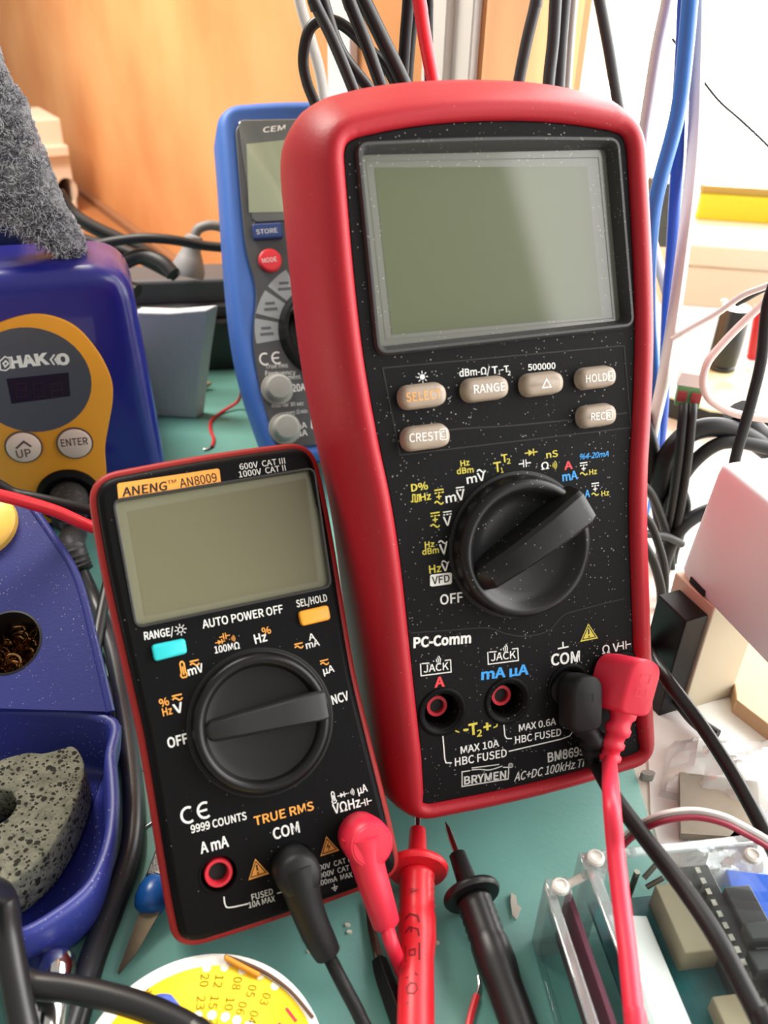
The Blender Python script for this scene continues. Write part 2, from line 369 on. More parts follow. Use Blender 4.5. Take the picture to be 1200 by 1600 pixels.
a, b = along(523, 60), along(560, 60)
tk = MB().loft(wall_box(a, b, 0, 5, -2, 800)).build('cable_trunking', M_FRAME, None, 'white vertical trunking on the orange wall behind the black leads', 'conduit', bevel=1)
MB().loft(wall_box(-850, along(380, 470), 7.5, 130, -1.9, -.9)).build('bench_board', mat('brown_board', (172,112,66), .5, mottle=((150,92,52), 18, .6)), None, 'brown board along the foot of the orange wall under the black cables', 'board')
# window opening beside the end of the wall: jamb, mullion, sill
WE = WA+WD*S1; WR = np.array([.8407,.5416,0])
def jamb(px0, px1, py, dep, z0=-2, z1=800, off=0):
    def hit(px): d = ray(px, py); t = ((WE+WD*off-CC)@WD)/(d@WD); return float((CC+t*d-WE)@WR)
    a, b = hit(px0), hit(px1)
    return [[tuple(WE+WD*off+WR*s-WD*q+np.array([0,0,z])) for s, q in ((a,0),(b,0),(b,dep),(a,dep))] for z in (z0, z1)], a, b
e0, e1, e2 = WE+WD*1.0-WN*62, WE+WD*1.0+WN*.5, WA-WD*900+WN*.5
wt = [(-800,-130),(700,-130),(700,900),tuple(e0[:2]),tuple(e1[:2]),tuple(e2[:2]),(-800,float(e2[1]))]
MB().loft([[(*q, z) for q in wt] for z in (-42, -2)]).build('worktop', M_WOOD, None, 'pale laminate worktop under the green mat and all the tools', 'worktop')
MB().box((0, 900, -770), (6000, 6000, 40)).build('floor', mat('grey_floor', (150,142,132), .6), kind='structure')
wf = MB(); j, a, b = jamb(758, 832, 60, 30); wf.loft(j); j, a2, b2 = jamb(903, 962, 60, 30); wf.loft(j)
wo = wf.build('window_1', mat('warm_window_frame', (236,224,204), .5), kind='structure', bevel=1.5)
g = MB(); vs = [tuple(WE-WD*14+WR*s+np.array([0,0,z])) for s, z in ((b,0),(a2,0),(a2,800),(b,800))]; vs2 = [tuple(np.array(q)-WD*4) for q in vs]
g.loft([vs, vs2]).build('window_pane', clear('window_glass', gloss=.03), wo)

# ================================================================== the big red multimeter
BG = stand(35.587, 213.77, .313193, 1.153188)
big = root('multimeter', 'large red and black multimeter standing tilted at the centre, tallest of the three', 'multimeter', BG)
OUT = roundpoly([(-46.5,.2,12),(0,-2.2,20),(46.5,.2,12),(47.3,45,30),(47.6,92,30),(51.2,120,40),(53.3,150,40),(52.2,203.5,13),(28,209,26),(0,210.5,40),(-28,209,26),(-52.2,203.5,13),(-53.3,150,40),(-51.2,120,40),(-47.6,92,30),(-47.3,45,30)], 7)
def crown(q, w):        # the holster is taller behind than at its front rim
    return (q[0], q[1]+6.0*min(1, max(0, (q[1]-170)/38))*(1-min(1, max(0, (w-26)/25))**2), w)
h = MB().loft([[crown(q, w) for q in inset_low(OUT, d)] for d, w in [(9,0),(5,1.5),(2.5,6),(1.2,14),(0,20),(0,28),(.5,37),(1.7,44),(3.4,49.4),(5.4,53.0),(7.4,54.5),(9.3,54.5),(10.6,53.2),(11.0,51),(11.0,46.5)]], 0, True, False)
h.build('holster', M_RED, big, sharp=60)
PAN = inset_low(OUT, 11.3)
b_ = lambda *q: [BG.loc(x, y, 52) for x, y in q]
tl, tr, br, bl = [np.array(q) for q in ((-35.8,192.2),(36.3,191.7),(38.6,143.8),(-35.6,142.6))]
def quadr(q, grow, r): 
    c = sum(q)/4; p = [x+np.sign(x-c)*grow for x in q]; return roundpoly([(*p[3],r),(*p[2],r),(*p[1],r),((p[0]+p[1])[0]/2,(p[0]+p[1])[1]/2+grow*.35,20),(*p[0],r)])
WIN0, WIN1 = quadr([tl,tr,br,bl], 2.6, 3.5), quadr([tl,tr,br,bl], 0, 1.2)
JK = [BG.loc(*q, 52) for q in ((691,1112),(793,1095),(889,1073),(973,1053))]
JR = 6.3
pb = MB().plate(PAN, [WIN0]+[circ(*q, JR-.6) for q in JK], 46.5, 52, 0, .3)
# button field: a slightly raised plate with a groove round it
I = Ink(BG, pb, 52.12)
fld = [(598,575),(975,540),(986,668),(625,711)]
I.line(fld, 2.2, 1, True)
I.line([(612,690),(700,672),(800,665),(900,655),(980,645)], 2.5, 1, sm=5)
I.line([(641,989),(700,985),(760,981),(790,990),(820,994),(856,986),(880,962),(905,953),(976,935)], 2, 1, sm=5)
I.line([(975,1155),(1000,1145),(1000,1108)], 1.5, 1)
W, O, YL, BL_, RP = 2, 3, 4, 5, 6
I.sun(660, 589, 8.5, W, True)
I.text('dBm-Ω/', 718, 588.5, 766, 584, 11, W); I.text('T', 769, 584, 778, 583, 11, W); I.text('1', 779, 585, 781.5, 585, 7, W); I.text('-', 783, 582, 787, 581.5, 10, W); I.text('T', 788, 582, 795.5, 581, 10, W); I.text('2', 793.5, 586.5, 798, 586, 6.5, W)
I.text('500000', 825, 579, 868, 576, 9.5, W)
I.text('Hz', 720, 729, 734, 726.5, 9, YL); I.text('dBm', 714, 741, 740, 738, 9, YL); I.text('mV', 730, 756, 759, 750, 13, W); I.tilde(752, 736, 7, W)
I.text('T', 772, 738, 784, 736, 15, YL); I.text('1', 783, 739, 787, 738, 8, YL); I.text('T', 784, 723, 794, 721, 12, YL); I.text('2', 792, 725, 798, 724, 8, YL)
I.diode(830, 707, 9, YL); I.cap(820, 724, 8.5, W); I.text('nS', 854, 716, 872, 713, 10, YL); I.text('Ω', 846, 734, 858, 732, 11, W); I.beep(865, 727, 6.5, YL)
I.text('A', 882, 734, 895, 732, 12, RP, .02); I.text('mA', 879, 752, 903, 748, 13, BL_, .02); I.text('%4-20mA', 906, 718, 951, 713, 8.5, BL_, .012, .3)
I.dcacplus(912, 733, 8, W, YL); I.text('Hz', 921, 742, 933, 740, 8, YL); I.text('A', 914, 777, 922, 776, 11, BL_, .02); I.dcacplus(930, 765, 8, W, YL); I.text('Hz', 940, 775.5, 952, 773.5, 8, YL)
I.text('D%', 643, 768, 669, 764, 11, YL); I.line([(642,784),(645,784),(645,773),(648.5,773),(648.5,784),(652,784),(652,773),(655,773),(655,784)], 1.6, YL); I.text('Hz', 657, 783, 674, 780, 11, YL)
I.dcacplus(686, 777, 9.5, YL); I.text('mV', 697, 786, 727, 780, 14, W); I.dcbar(719, 764, 7, W)
I.dcacplus(680, 813, 9.5, YL); I.text('V', 693, 822, 706, 820, 14, W); I.dcbar(699, 802, 7, W)
I.text('Hz', 664, 856, 679, 854, 9, YL); I.text('dBm', 660, 867, 686, 863.5, 9, YL); I.text('V', 687, 866, 700, 864, 15, W); I.tilde(692, 847, 7, W)
I.text('Hz', 671, 896, 690, 893, 12, YL); I.text('V', 690, 893, 702, 891, 12, W); I.tilde(696, 878, 6, W)
I.fill([(672,900),(674,898),(703,894.5),(706,896),(706,910),(704,912.5),(675,916.5),(672,915)], W); I.w += .05; I.text('VFD', 675, 913, 703, 909, 11.5, 1, .015); I.w -= .05
I.text('OFF', 688, 945, 724, 940, 15, W)
I.warn(920, 989, 15, YL, 1)
I.text('PC-Comm', 646, 1012, 736, 1004, 15, W, .03)
for x, y in ((681,1043),(786,1025)):
    I.line([(x-22,y-6),(x-10,y-7)], 1.6, W); I.line([(x+14,y-11),(x+23,y-12),(x+24,y+7),(x-23,y+13),(x-24,y-6)], 1.6, W)
    I.text('JACK', x-19, y+8, x+20, y+3, 11.5, W, .005); I.beep(x+2, y-11, 6.5, W)
I.text('A', 679, 1074, 695, 1072, 15, RP, .025); I.text('mA µA', 752, 1062, 826, 1053, 15, BL_, .025)
I.text('COM', 861, 1040, 906, 1034, 17, W, .02); I.ground(880, 1013, 10, W, True); I.text('Ω V', 941, 1022, 968, 1017, 13, W, .008); I.cap(976, 1008, 9, W)
I.text('-', 724, 1147, 732, 1146, 16, YL, .03); I.text('T', 733, 1149, 747, 1146, 17, YL, .025); I.text('2', 745, 1151, 753, 1150, 10, YL, .02); I.text('+', 756, 1144, 768, 1141, 15, YL, .03)
I.line([(711,1138),(712,1142),(717,1144)], 2, YL); I.line([(771,1137),(776,1135),(777,1131)], 2, YL)
I.text('MAX 0.6A', 811, 1143, 869, 1132, 10.5, W); I.text('HBC FUSED', 805, 1162, 877, 1149, 11, W); I.text('MAX 10A', 720, 1178, 780, 1166, 11, W); I.text('HBC FUSED', 711, 1197, 792, 1182, 12, W)
I.line([(692,1150),(695,1186),(697,1192),(706,1192)], 1.8, W); I.line([(795,1174),(876,1155),(890,1150),(895,1143),(895,1134)], 1.8, W); I.line([(787,1130),(789,1150),(792,1154),(800,1154)], 1.8, W); I.line([(880,1137),(887,1136),(889,1131)], 1.8, W)
SV = 7
I.text('BM869s', 856, 1191, 913, 1179, 14, SV, .02); I.text('AC+DC 100kHz TRMS', 803, 1221, 938, 1192, 12.5, SV, .012, .28)
I.text('BRYMEN', 725, 1226, 791, 1216, 12, SV, .02); I.line([(735,1204),(722,1206),(722,1229),(794,1217),(795,1199),(786,1199)], 1.8, SV)
I.line([(737,1203),(750,1202),(765,1203),(785,1197)], 1.6, SV, sm=4); I.line([(737,1200),(780,1194.5)], 1.6, SV); I.line([(798+3.5*math.cos(a), 1196+3.5*math.sin(a)) for a in np.linspace(0, 6.28, 13)[:-1]], .9, SV, True); I.text('R', 796, 1198, 800, 1197.5, 4, SV, 0)
M_SILV = mat('silver_print', (196,196,192), .5)
pb.build('front_panel', [M_BLK, M_GROOVE, M_WHITE, M_ORANGE, M_YELLOW, M_BLUE, M_REDP, M_SILV], big)
dz = MB().loft([[(*q, 52.1) for q in WIN0], [(*q, 53.4) for q in inset(WIN0, .6)], [(*q, 53.4) for q in inset(WIN0, 1.3)], [(*q, 49.2) for q in WIN1], [(*q, 48.4) for q in WIN1]], 0, False, False)
bz = dz.build('display_bezel', mat('bezel_plastic', (52,52,52), .5, dust=.6), big, sharp=50)
ds = MB().plate(quadr([tl,tr,br,bl], .3, 1.2), [], 47.2, 49.0); I = Ink(BG, ds, 49.06)
I.fill([(585,262),(917,260),(940,494),(612,523)], 1)
I.line([(572,252),(935,246),(958,497),(603,531)], 1.5, 2, True)
ds.build('display', [M_LENS, M_LCD, mat('display_seal', (98,100,94), .4)], big, 'grey green blank display behind a dusty lens')
# push buttons
def button(px, py, wpx, hpx, label, ink):
    c = BG.loc(px, py, 54.5); k = Ink(BG, None, 54.5).mm(px, py); o = rrect(c[0], c[1], wpx*k*.98, hpx*k, hpx*k*.48, R_(.5), 8)
    m = MB().stack(o, [(-.25,51.9),(0,53.2),(.25,54.6),(.9,55.2),(1.8,55.4)], 0); ink(Ink(BG, m, 55.46))
    m.build('push_button', [M_BTN, M_WHITE, M_ORANGE], big, label)
button(662, 619, 79, 37, 'beige button reading SELECT in orange', lambda I: I.text('SELECT', 635, 628, 690, 622, 14, 2, 0))
button(760, 608, 79, 36, 'beige button reading RANGE', lambda I: I.text('RANGE', 741, 615, 790, 610, 13, 1, .006))
def tri(I): I.line([(848,606),(861,604.5),(854,592)], 1.8, 1, True)
button(849, 600, 73, 35, 'beige button with an outlined triangle', tri)
def hold(I): I.text('HOLD', 916, 598, 949, 594.5, 12, 1, .004); I.boxed(950, 581, 960, 594, 1.3, 1, .15); I.text('H', 952, 593, 958, 592, 9.5, 1, .004)
button(934, 590, 68, 33, 'beige button reading HOLD', hold)
def rec(I): I.text('REC', 924, 657, 946, 655, 11.5, 1, .004); I.boxed(947, 641.5, 957, 655, 1.3, 1, .15); I.text('R', 949, 654, 955, 653, 9.5, 1, .004)
button(935, 650, 66, 34, 'beige button reading REC', rec)
def crest(I): I.text('CREST', 640, 691, 686, 687, 13, 1, .004); I.boxed(687, 671, 699, 686, 1.4, 1, .15); I.text('C', 689, 684, 696, 683, 10, 1, .004)
button(667, 684, 80, 37, 'beige button reading CREST', crest)
# rotary selector
KC = np.array([-.3, 82.0]); 
kb = MB().lathe((*KC, 0), (0,0,1), [(21.9,51.8),(21.9,52.4),(20.9,52.6),(20.5,57),(19.9,58.4),(18.8,59.0),(17.6,58.8),(16.2,56.6),(13,55.6),(0.01,55.2)], 0, 64)
kn = kb.build('rotary_selector', M_KNOB, big, sharp=50)
p0, p1 = BG.loc(752, 912, 60), BG.loc(922, 787, 62); dd = unit(p1-p0); nn = np.array([-dd[1], dd[0]])
hb = MB(); rings = []
for t, wd, top in ((-.03,2.6,56),(0,3.4,58.5),(.08,3.9,61.5),(.35,4.3,63.2),(.7,4.9,63.8),(.93,5.3,63.4),(.99,5.0,62.4),(1.0,4.3,60)):
    c = p0+(p1-p0)*t; lo = 55.0 if t < .95 else 56.5
    rings.append([(*(c-nn*(wd+1.1)), lo), (*(c-nn*wd), top-1.2), (*(c-nn*(wd-1.2)), top), (*(c+nn*(wd-1.2)), top), (*(c+nn*wd), top-1.2), (*(c+nn*(wd+1.1)), lo)])
hb.loft(rings); hb.build('pointer_grip', M_KNOB, kn, bevel=.4, sharp=50)
# input sockets: raised collars round real wells, a red tube in each
def socket(parent, c, w, r, deep, rr, label, red=True, wr=None):
    m = MB().lathe((*c, 0), (0,0,1), [(r+1.2,w-.2),(r+1.1,w+.4),(r+.8,w+.6),(r+.1,w+.6),(r-.5,w+.2),(r-.8,w-.8),(r-1.0,w-deep),(.01,w-deep)], 0, 40, False, True)
    o = m.build('input_socket', M_BLK2, parent, label, sharp=50)
    t = MB().lathe((*c, 0), (0,0,1), [(rr,w-deep),(rr,w-deep+wr),(rr-.95,w-deep+wr),(rr-1.0,w-deep+wr-1.4)], 0, 28, False, False)
    t.lathe((*c, 0), (0,0,1), [(rr-1.0,w-deep+wr-1.3),(.01,w-deep+wr-1.3)], 1, 28, False, True)
    t.build('socket_sleeve', [M_JRED if red else M_BLK2, M_DARK], o)
for c, l, red in zip(JK, ('black socket with a red sleeve under the red letter A', 'black socket with a red sleeve under the blue milliamp mark', 'black socket holding the black plug', 'black socket holding the red plug'), (True, True, False, True)):
    socket(big, c, 52, JR, 11, 3.2, l, red, 6.5)
MB().box((0, 96, -3), (60, 150, 3)).box((0, 150, -14), (50, 5, 24)).build('back_stand', M_BLK2, big, 'black fold-out stand on the back', bevel=1)

# ================================================================== the small red multimeter
SM = stand(-29.194, 151.574, .385333, .910926)
sml = root('multimeter', 'small black multimeter with a thin red edge, leaning at the front left', 'multimeter', SM)
o_ = [SM.loc(x, y, 24) for x, y in ((140,755),(147,844),(169,937),(189,1031),(218,1150),(234,1250),(248,1350))]
SO = roundpoly([(-32.6,-.2,8),(0,-1,30),(32.9,-.2,8),(33.4,12,20),(31.3,55,40),(31.4,68,40),(33.3,108,30),(32.6,130.6,8),(0,131.6,40),(-32.6,130.4,8),(-33.6,108,30),(-32.3,68,40),(-31.9,55,40),(-33.2,12,20)], 7)
MB().stack(SO, [(5,-1.5),(2,0),(.6,4),(0,12),(0,23.2),(.4,24.6),(1.1,25.2),(1.9,25.2),(2.6,24.2)], 0, True, False).build('back_shell', M_REDS, sml, sharp=50)
PO = inset(SO, 1.9)
k_ = lambda *q: [SM.loc(x, y, 27.6) for x, y in q]
sw = [np.array(q) for q in ((-26.5,121.9),(29.9,121.6),(28.0,87.0),(-26.8,87.3))]
SW0, SW1 = roundpoly([(*sw[3],2),(*sw[2],2),(*sw[1],2),(*sw[0],2)]), inset(roundpoly([(*sw[3],2),(*sw[2],2),(*sw[1],2),(*sw[0],2)]), .9)
sj = SM.loc(342, 1366, 28)
SJ = [sj, SM.loc(462, 1345, 28), SM.loc(566, 1303, 28)]
pm = MB().plate(inset(PO, 2.2), [inset(SW0, -.4)]+[circ(*q, 4.8) for q in SJ], 23, 28.0, 0, .0)
pm.loft([[(*q, w) for q in inset(PO, d)] for d, w in ((0,24),(.1,25.6),(.5,26.9),(1.2,27.7),(2.2,28.0))], 0, False, False)
I = Ink(SM, pm, 28.08)
I.fill([(183,758),(185,755),(340,732),(343,734),(345,752),(343,756),(188,781),(185,779)], 3)
I.w += .05; I.text('ANENG', 191, 776, 263, 765, 13, 1, .02, .12); I.text('TM', 262, 757, 276, 754.5, 6, 1, .005); I.text('AN8009', 282, 762, 340, 752, 13.5, 1, .01); I.w -= .05
I.text('600V  CAT III', 375, 734, 446, 724, 9, W, .006); I.text('1000V  CAT II', 374, 746, 447, 735, 9, W, .006)
I.text('AUTO POWER OFF', 317, 982, 443, 957, 12.5, W, .012)
I.text('RANGE/', 226, 1000, 272, 992, 12, W, .012); I.sun(282, 984, 8.5, W)
I.text('SEL/HOLD', 464, 949, 512, 939, 11, W, .012)
I.cap(351, 994, 7, O); I.diode(344, 1003, 6.5, O); I.beep(363, 998, 5, O); I.text('100MΩ', 336, 1021, 375, 1013, 10.5, W, .012)
I.text('Hz', 399, 1006, 418, 1001, 14, W, .014); I.text('%', 410, 992, 424, 989, 10.5, O)
I.acdc(467, 1009, 7.5, O); I.text('A', 483, 1001, 493, 998.5, 10, W); I.text('mA', 479, 1014, 500, 1008, 10.5, W)
I.acdc(507, 1035, 7.5, O); I.text('µA', 506, 1054, 523, 1049, 11, W); I.text('NCV', 520, 1101, 546, 1093, 14, W, .016)
I.therm(286, 1046, 12.5, O); I.acdc(304, 1036, 8, O); I.text('mV', 295, 1056, 319, 1049, 13, W, .014)
I.text('%', 250, 1105, 265, 1101, 12, O); I.acdc(277, 1090, 8.5, O); I.text('Hz', 255, 1119, 270, 1115, 12, O); I.text('V', 273, 1116, 288, 1111, 15, W, .016)
I.text('OFF', 263, 1169, 295, 1160.5, 15.5, W, .018)
I.ce(309, 1269, 15, W); I.text('9999 COUNTS', 299, 1302, 386, 1280, 12, W, .014); I.text('TRUE RMS', 398, 1290, 491, 1265, 13.5, O, .014)
I.text('A mA', 314, 1334, 358, 1322, 17, W, .018); I.text('COM', 428, 1312, 469, 1300, 17, W, .018)
I.therm(521, 1246, 9, W); I.diode(535, 1242, 7, W); I.beep(549, 1238, 5.5, W); I.text('µA', 560, 1241, 575, 1236, 12, W)
I.text('VΩHz', 521, 1272, 564, 1260, 15, W, .014); I.cap(572, 1253, 8, W)
I.warn(402, 1358, 17, O, 1); I.warn(513, 1322, 16, O, 1, True)
I.text('600V  CAT III', 493, 1362, 552, 1345, 8, W, .004); I.text('1000V  CAT II', 494, 1374, 554, 1357, 8, W, .004); I.text('200mA  MAX', 496, 1385, 551, 1370, 8, W, .004); I.ground(523, 1387, 6, W)
I.text('FUSED', 394, 1407, 427, 1397, 9.5, W, .004); I.text('10A MAX', 389, 1419, 430, 1408, 9, W, .004)
I.line([(350,1401),(352,1414),(359,1418),(388,1412)], 2, W, sm=4); I.line([(433,1396),(450,1391)], 1.8, W)
pm.build('front_panel', [M_BLK2, M_GROOVE, M_WHITE, M_ORANGE], sml)
fr_ = MB().loft([[(*q, w) for q in inset(SW0, d)] for d, w in ((-.6,28.0),(-.5,28.35),(0,28.35),(.35,27.6),(.4,26.4))], 0, False, False)
fr_.build('display_rim', mat('polished_black_rim', (40,40,40), .15, coat=1), sml, sharp=60)
dm = MB().plate(inset(SW0, .2), [], 24.6, 26.4); I = Ink(SM, dm, 26.45)
I.fill([(199,800),(478,748),(497,908),(226,963)], 1)
dm.build('display', [mat('display_mask_olive', (116,115,92), .22, coat=.4), M_LCD2], sml, 'olive grey blank display')
for pts, m, l in (([(236,1008),(289,997),(293,1021),(241,1034)], mat('cyan_button', (38,190,196), .45), 'cyan button under the word RANGE'), ([(466,956),(513,945),(517,968),(471,979)], mat('orange_button', (246,166,50), .45), 'orange button under the words SEL HOLD')):
    q = [SM.loc(x, y, 29) for x, y in pts]; o = roundpoly([(*q[3],1.1),(*q[2],1.1),(*q[1],1.1),(*q[0],1.1)])
    MB().stack(o, [(0,27.9),(0,28.9),(.25,29.4),(.7,29.6)]).build('push_button', m, sml, l)
SC_ = np.array([1.0, 54.1])
kn = MB().lathe((*SC_, 0), (0,0,1), [(20.6,27.95),(20.5,28.2),(19.9,28.25),(19.9,28.0),(19.3,28.1),(19.1,30.2),(18.4,31.6),(17.2,31.9),(16.2,31.2),(15.4,29.6),(13,29.1),(.01,29.0)], 0, 72).build('rotary_selector', M_KNOB2, sml, sharp=50)
p0, p1 = SM.loc(318, 1146, 31), SM.loc(512, 1100, 32); nn = unit(np.array([-(p1-p0)[1], (p1-p0)[0]])); rings = []
for t, wd, top in ((0,1.0,29.6),(.06,2.4,31.0),(.3,2.9,32.0),(.65,3.4,33.0),(.93,3.9,33.8),(.985,3.8,33.2),(1.0,3.4,31)):
    c = p0+(p1-p0)*t; lo = 28.9
    rings.append([(*(c-nn*(wd+.9)), lo), (*(c-nn*(wd+.1)), top-.8), (*(c-nn*(wd-.4)), top-.1), (*(c+nn*(wd-.4)), top), (*(c+nn*(wd+.1)), top-.7), (*(c+nn*(wd+.6)), lo)])
gp = MB().loft(rings); gp.build('pointer_grip', M_BAR, kn, 'worn grey grip bar of the dial', bevel=.3, sharp=50)
for c, l, red in zip(SJ, ('socket with a red ring under the letters A mA', 'socket holding the black plug', 'socket holding the red plug'), (True, False, True)):
    m = MB().lathe((*c, 0), (0,0,1), [(5.4,27.9),(5.3,28.2),(4.9,28.2),(4.7,27.6),(4.6,20),(.01,20)], 0, 40, False, True).build('input_socket', M_BLK2, sml, l, sharp=50)
    MB().lathe((*c, 0), (0,0,1), [(3.9,20.2),(3.9,26.8),(3.6,27.2),(2.9,27.2),(2.6,26.6),(2.55,24.4)], 0, 32, False, False).lathe((*c, 0), (0,0,1), [(2.56,24.4),(.01,24.4)], 1, 32, False, True).build('socket_sleeve', [M_JRED if red else M_BLK2, M_DARK], m)
MB().box((0, 60, -3), (42, 80, 2.4)).box((0, 100, -10), (36, 4, 18)).build('back_stand', M_BLK2, sml, 'black fold-out stand on the back', bevel=.8)

# ================================================================== the blue multimeter behind
BL = stand(-31.437, 414.48, .320433, .999188)
blu = root('multimeter', 'blue multimeter standing at the back, half hidden by the large red one', 'multimeter', BL)
BO = roundpoly([(-38,0,10),(38,0,10),(43,20,20),(49,58,45),(47,105,45),(43.5,145,30),(41,186,12),(0,188.5,40),(-41,186,12),(-43.5,145,30),(-47,105,45),(-49,58,45),(-43,20,20)], 8)
MB().stack(BO, [(6,0),(2,3),(0,12),(0,34),(1.2,38.5),(3.2,40.6),(5.5,41),(6.8,40)]).build('holster', mat('blue_rubber', (64,110,190), .55, bump=(700,.05)), blu, sharp=60)
bp = roundpoly([(-36,8,6),(36,8,6),(37.5,20,8),(40.5,42,14),(40,68,14),(33.5,90,16),(37,108,20),(36,130,20),(33,176,7),(-33,176,7),(-36,130,20),(-37,108,20),(-33.5,90,16),(-40,68,14),(-40.5,42,14),(-37.5,20,8)], 6)
M_GREY = mat('dark_grey_panel', (70,72,74), .5)
pb = MB().stack(bp, [(0,38),(0,41.4),(.5,41.8)]); I = Ink(BL, pb, 41.9)
for x in (-29, 29):
    pass
I.text('RECALL', 397, 348, 430, 346, 6, 1, 0, .2); I.ce(425, 560, 11, 1)
for y, t, x1 in ((576,'True rms',450),(587,'Frequency',462),(594,'measurement',470)): I.text(t, 415, y, x1, y-2, 7, 1, 0)
I.text('20A', 457, 612, 478, 610, 11, 1); I.text('max for 30 sec', 425, 637, 475, 633, 6, 1, 0); I.text('every 15 min', 447, 648, 480, 645, 6, 1, 0); I.text('mA', 462, 671, 480, 668, 9, 1); I.text('µA', 465, 682, 481, 680, 9, 1)
I.line([(487,655),(487,668),(500,676)], 2, 1)
dc = np.array([-1.5, 66.]); dr = 30.
for i in range(8):                                                # pale segments round the dial
    a0, a1 = R_(90-97+194*i/8+2), R_(90-97+194*(i+1)/8-2)
    s_ = np.linspace(a0, a1, 7); pb.poly([dc+37*np.array([math.cos(a), math.sin(a)]) for a in s_]+[dc+25*np.array([math.cos(a), math.sin(a)]) for a in s_[::-1]], 41.9, 2)
    am = (a0+a1)/2; c = dc+31*np.array([math.cos(am), math.sin(am)])
    for dy, wd in ((1.5,5),(-1.5,7)): pb.poly([c+np.array(q) for q in ((-wd/2,dy-.7),(wd/2,dy-.7),(wd/2,dy+.7),(-wd/2,dy+.7))], 41.96, 3)
pb.build('front_panel', [M_GREY, M_WHITE, mat('pale_grey_print', (150,156,158), .6), mat('dark_grey_print', (84,88,92), .6)], blu)
db = MB().stack(rrect(-.5, 150, 62, 52, 3), [(0,41.5),(0,42.6),(.5,43)]); I = Ink(BL, db, 43.1)
I.text('CEM', 412, 207, 448, 203, 8, 1, .01, .2); I.fill([(385,225),(500,213),(500,330),(389,332)], 2)
db.build('display', [mat('display_window_dark', (92,96,94), .2, coat=.6), M_WHITE, mat('display_pale_green', (150,160,134), .16, coat=1)], blu)
c = BL.loc(418, 362, 43); bb = MB().stack(rrect(*c, 15, 7.5, 1), [(0,41.5),(0,44.4),(.6,45)]); Ink(BL, bb, 45.1).text('STORE', 401, 366, 434, 363, 7, 1, 0); bb.build('push_button', [mat('navy_button', (38,62,118), .45), M_WHITE], blu, 'navy rectangular button')
c = BL.loc(422, 407, 43); bb = MB().lathe((*c, 0), (0,0,1), [(5.9,41.5),(5.9,43.6),(5,44.6),(.01,44.8)], 0, 32); Ink(BL, bb, 44.9).text('MODE', 410, 411, 433, 408, 7, 1, 0); bb.build('push_button', [mat('red_button', (214,44,56), .45), M_WHITE], blu, 'round red button')
kn = MB().lathe((*dc, 0), (0,0,1), [(25,41.7),(24,44),(22.5,47),(20.5,47.4),(19,44),(.01,43.5)], 0, 48).build('rotary_selector', M_KNOB, blu)
MB().box((*dc, 48), (9, 42, 9), 0, rotz(.9)).build('pointer_grip', M_KNOB, kn, bevel=1.5)
for x, y in ((435,606),(447,668)):
    c = BL.loc(x, y, 46); MB().lathe((*c, 0), (0,0,1), [(8.4,41.5),(8.2,42.6),(6.6,43),(6.6,48),(5.4,49.6),(.01,50)], 0, 32).build('socket_plug', mat('grey_rubber_cap', (146,146,140), .6), blu, 'round grey cap')
MB().box((0, 90, -6), (60, 130, 4)).box((0, 140, -18), (50, 5, 30)).build('back_stand', M_BLK2, blu, 'black fold-out stand on the back', bevel=1)

# ================================================================== soldering station
HK = stand(-161, 337, R_(18), math.pi/2)
M_HB = mat('blue_enamel', (23,25,118), .30, coat=.25)
stn = root('soldering_station', 'blue and yellow soldering station at left with round grey display face', 'soldering station', HK)
ho = roundpoly([(-57,0,4),(56,0,4),(55.5,40,20),(51.5,128.5,16),(-52,128.5,16)], 8)
hb = MB().loft([[(q[0], q[1]*k, w) for q in inset(ho, 3)] for k, w in ((.35,-118),(.42,-114),(.72,-80),(.93,-56),(.975,-48))], 0, True, False).stack(ho, [(3,-48.2),(0,-42),(0,-9),(.8,-5.5),(3,-2),(6,-.4),(9,0)], 0, False, True)
hb.build('housing', M_HB, stn, sharp=60)
MB().loft([[(-50,70,-112),(22,70,-112),(17,100,-50),(-50,100,-50)],[(-48,152,-108),(6,152,-108),(2,146,-56),(-48,146,-56)]]).build('rear_hump', mat('dark_blue_enamel', (5,22,72), .45), stn, bevel=3)
pm = MB()
fo = [HK.loc(x, y, .6) for x, y in ((-52,560),(-20,515),(50,491),(110,505),(150,545),(173,590),(176,625),(170,662),(164,700),(166,745),(160,790),(90,815),(10,810),(-5,760),(-10,735),(-25,690))]
fo = smooth(fo, 6, True)[::-1]
pm.stack(fo, [(-.2,-.6),(.1,.9),(.7,1.3)]); I = Ink(HK, pm, 1.4)
cg = np.array([3.3, 86.2])+HK.loc(50,595,0)-np.array([3.3,86.2]); cg = HK.loc(50, 596, 1.4)
pm.poly(circ(*cg, 24.6*1.01), 1.42, 1)
I.w = 1.48
I.text('HAK', 17, 575, 78, 568, 16, 2, .045); I.text('O', 90, 570, 110, 568, 15.5, 2, .05)
for x in (80, 87): I.line([(x+5,554),(x-1,562),(x+5,570)], 2.5, 2)
I.line([(1,578),(-1,565),(8,557),(17,562),(16,574),(9,579)], 2, 2, True); I.line([(8,573),(5,568),(9,564),(13,568)], 2.5, 2, True)
I.fill([(10,592),(107,582),(110,619),(18,631)], 3)
I.w = 1.52
for x0 in (24, 52, 80): # the unlit three digits
    I.line([(x0,600),(x0+16,598),(x0+18,619),(x0+2,621)], 1.6, 4, True); I.line([(x0+1,610),(x0+17,608.5)], 1.6, 4)
pm.build('faceplate', [mat('yellow_faceplate', (222,150,34), .45, mottle=((206,134,26), 30, .3)), mat('grey_display_disc', (74,76,84), .4), M_WHITE, mat('unlit_display', (34,22,24), .25, coat=.4), mat('unlit_digits', (50,30,30), .3)], stn)
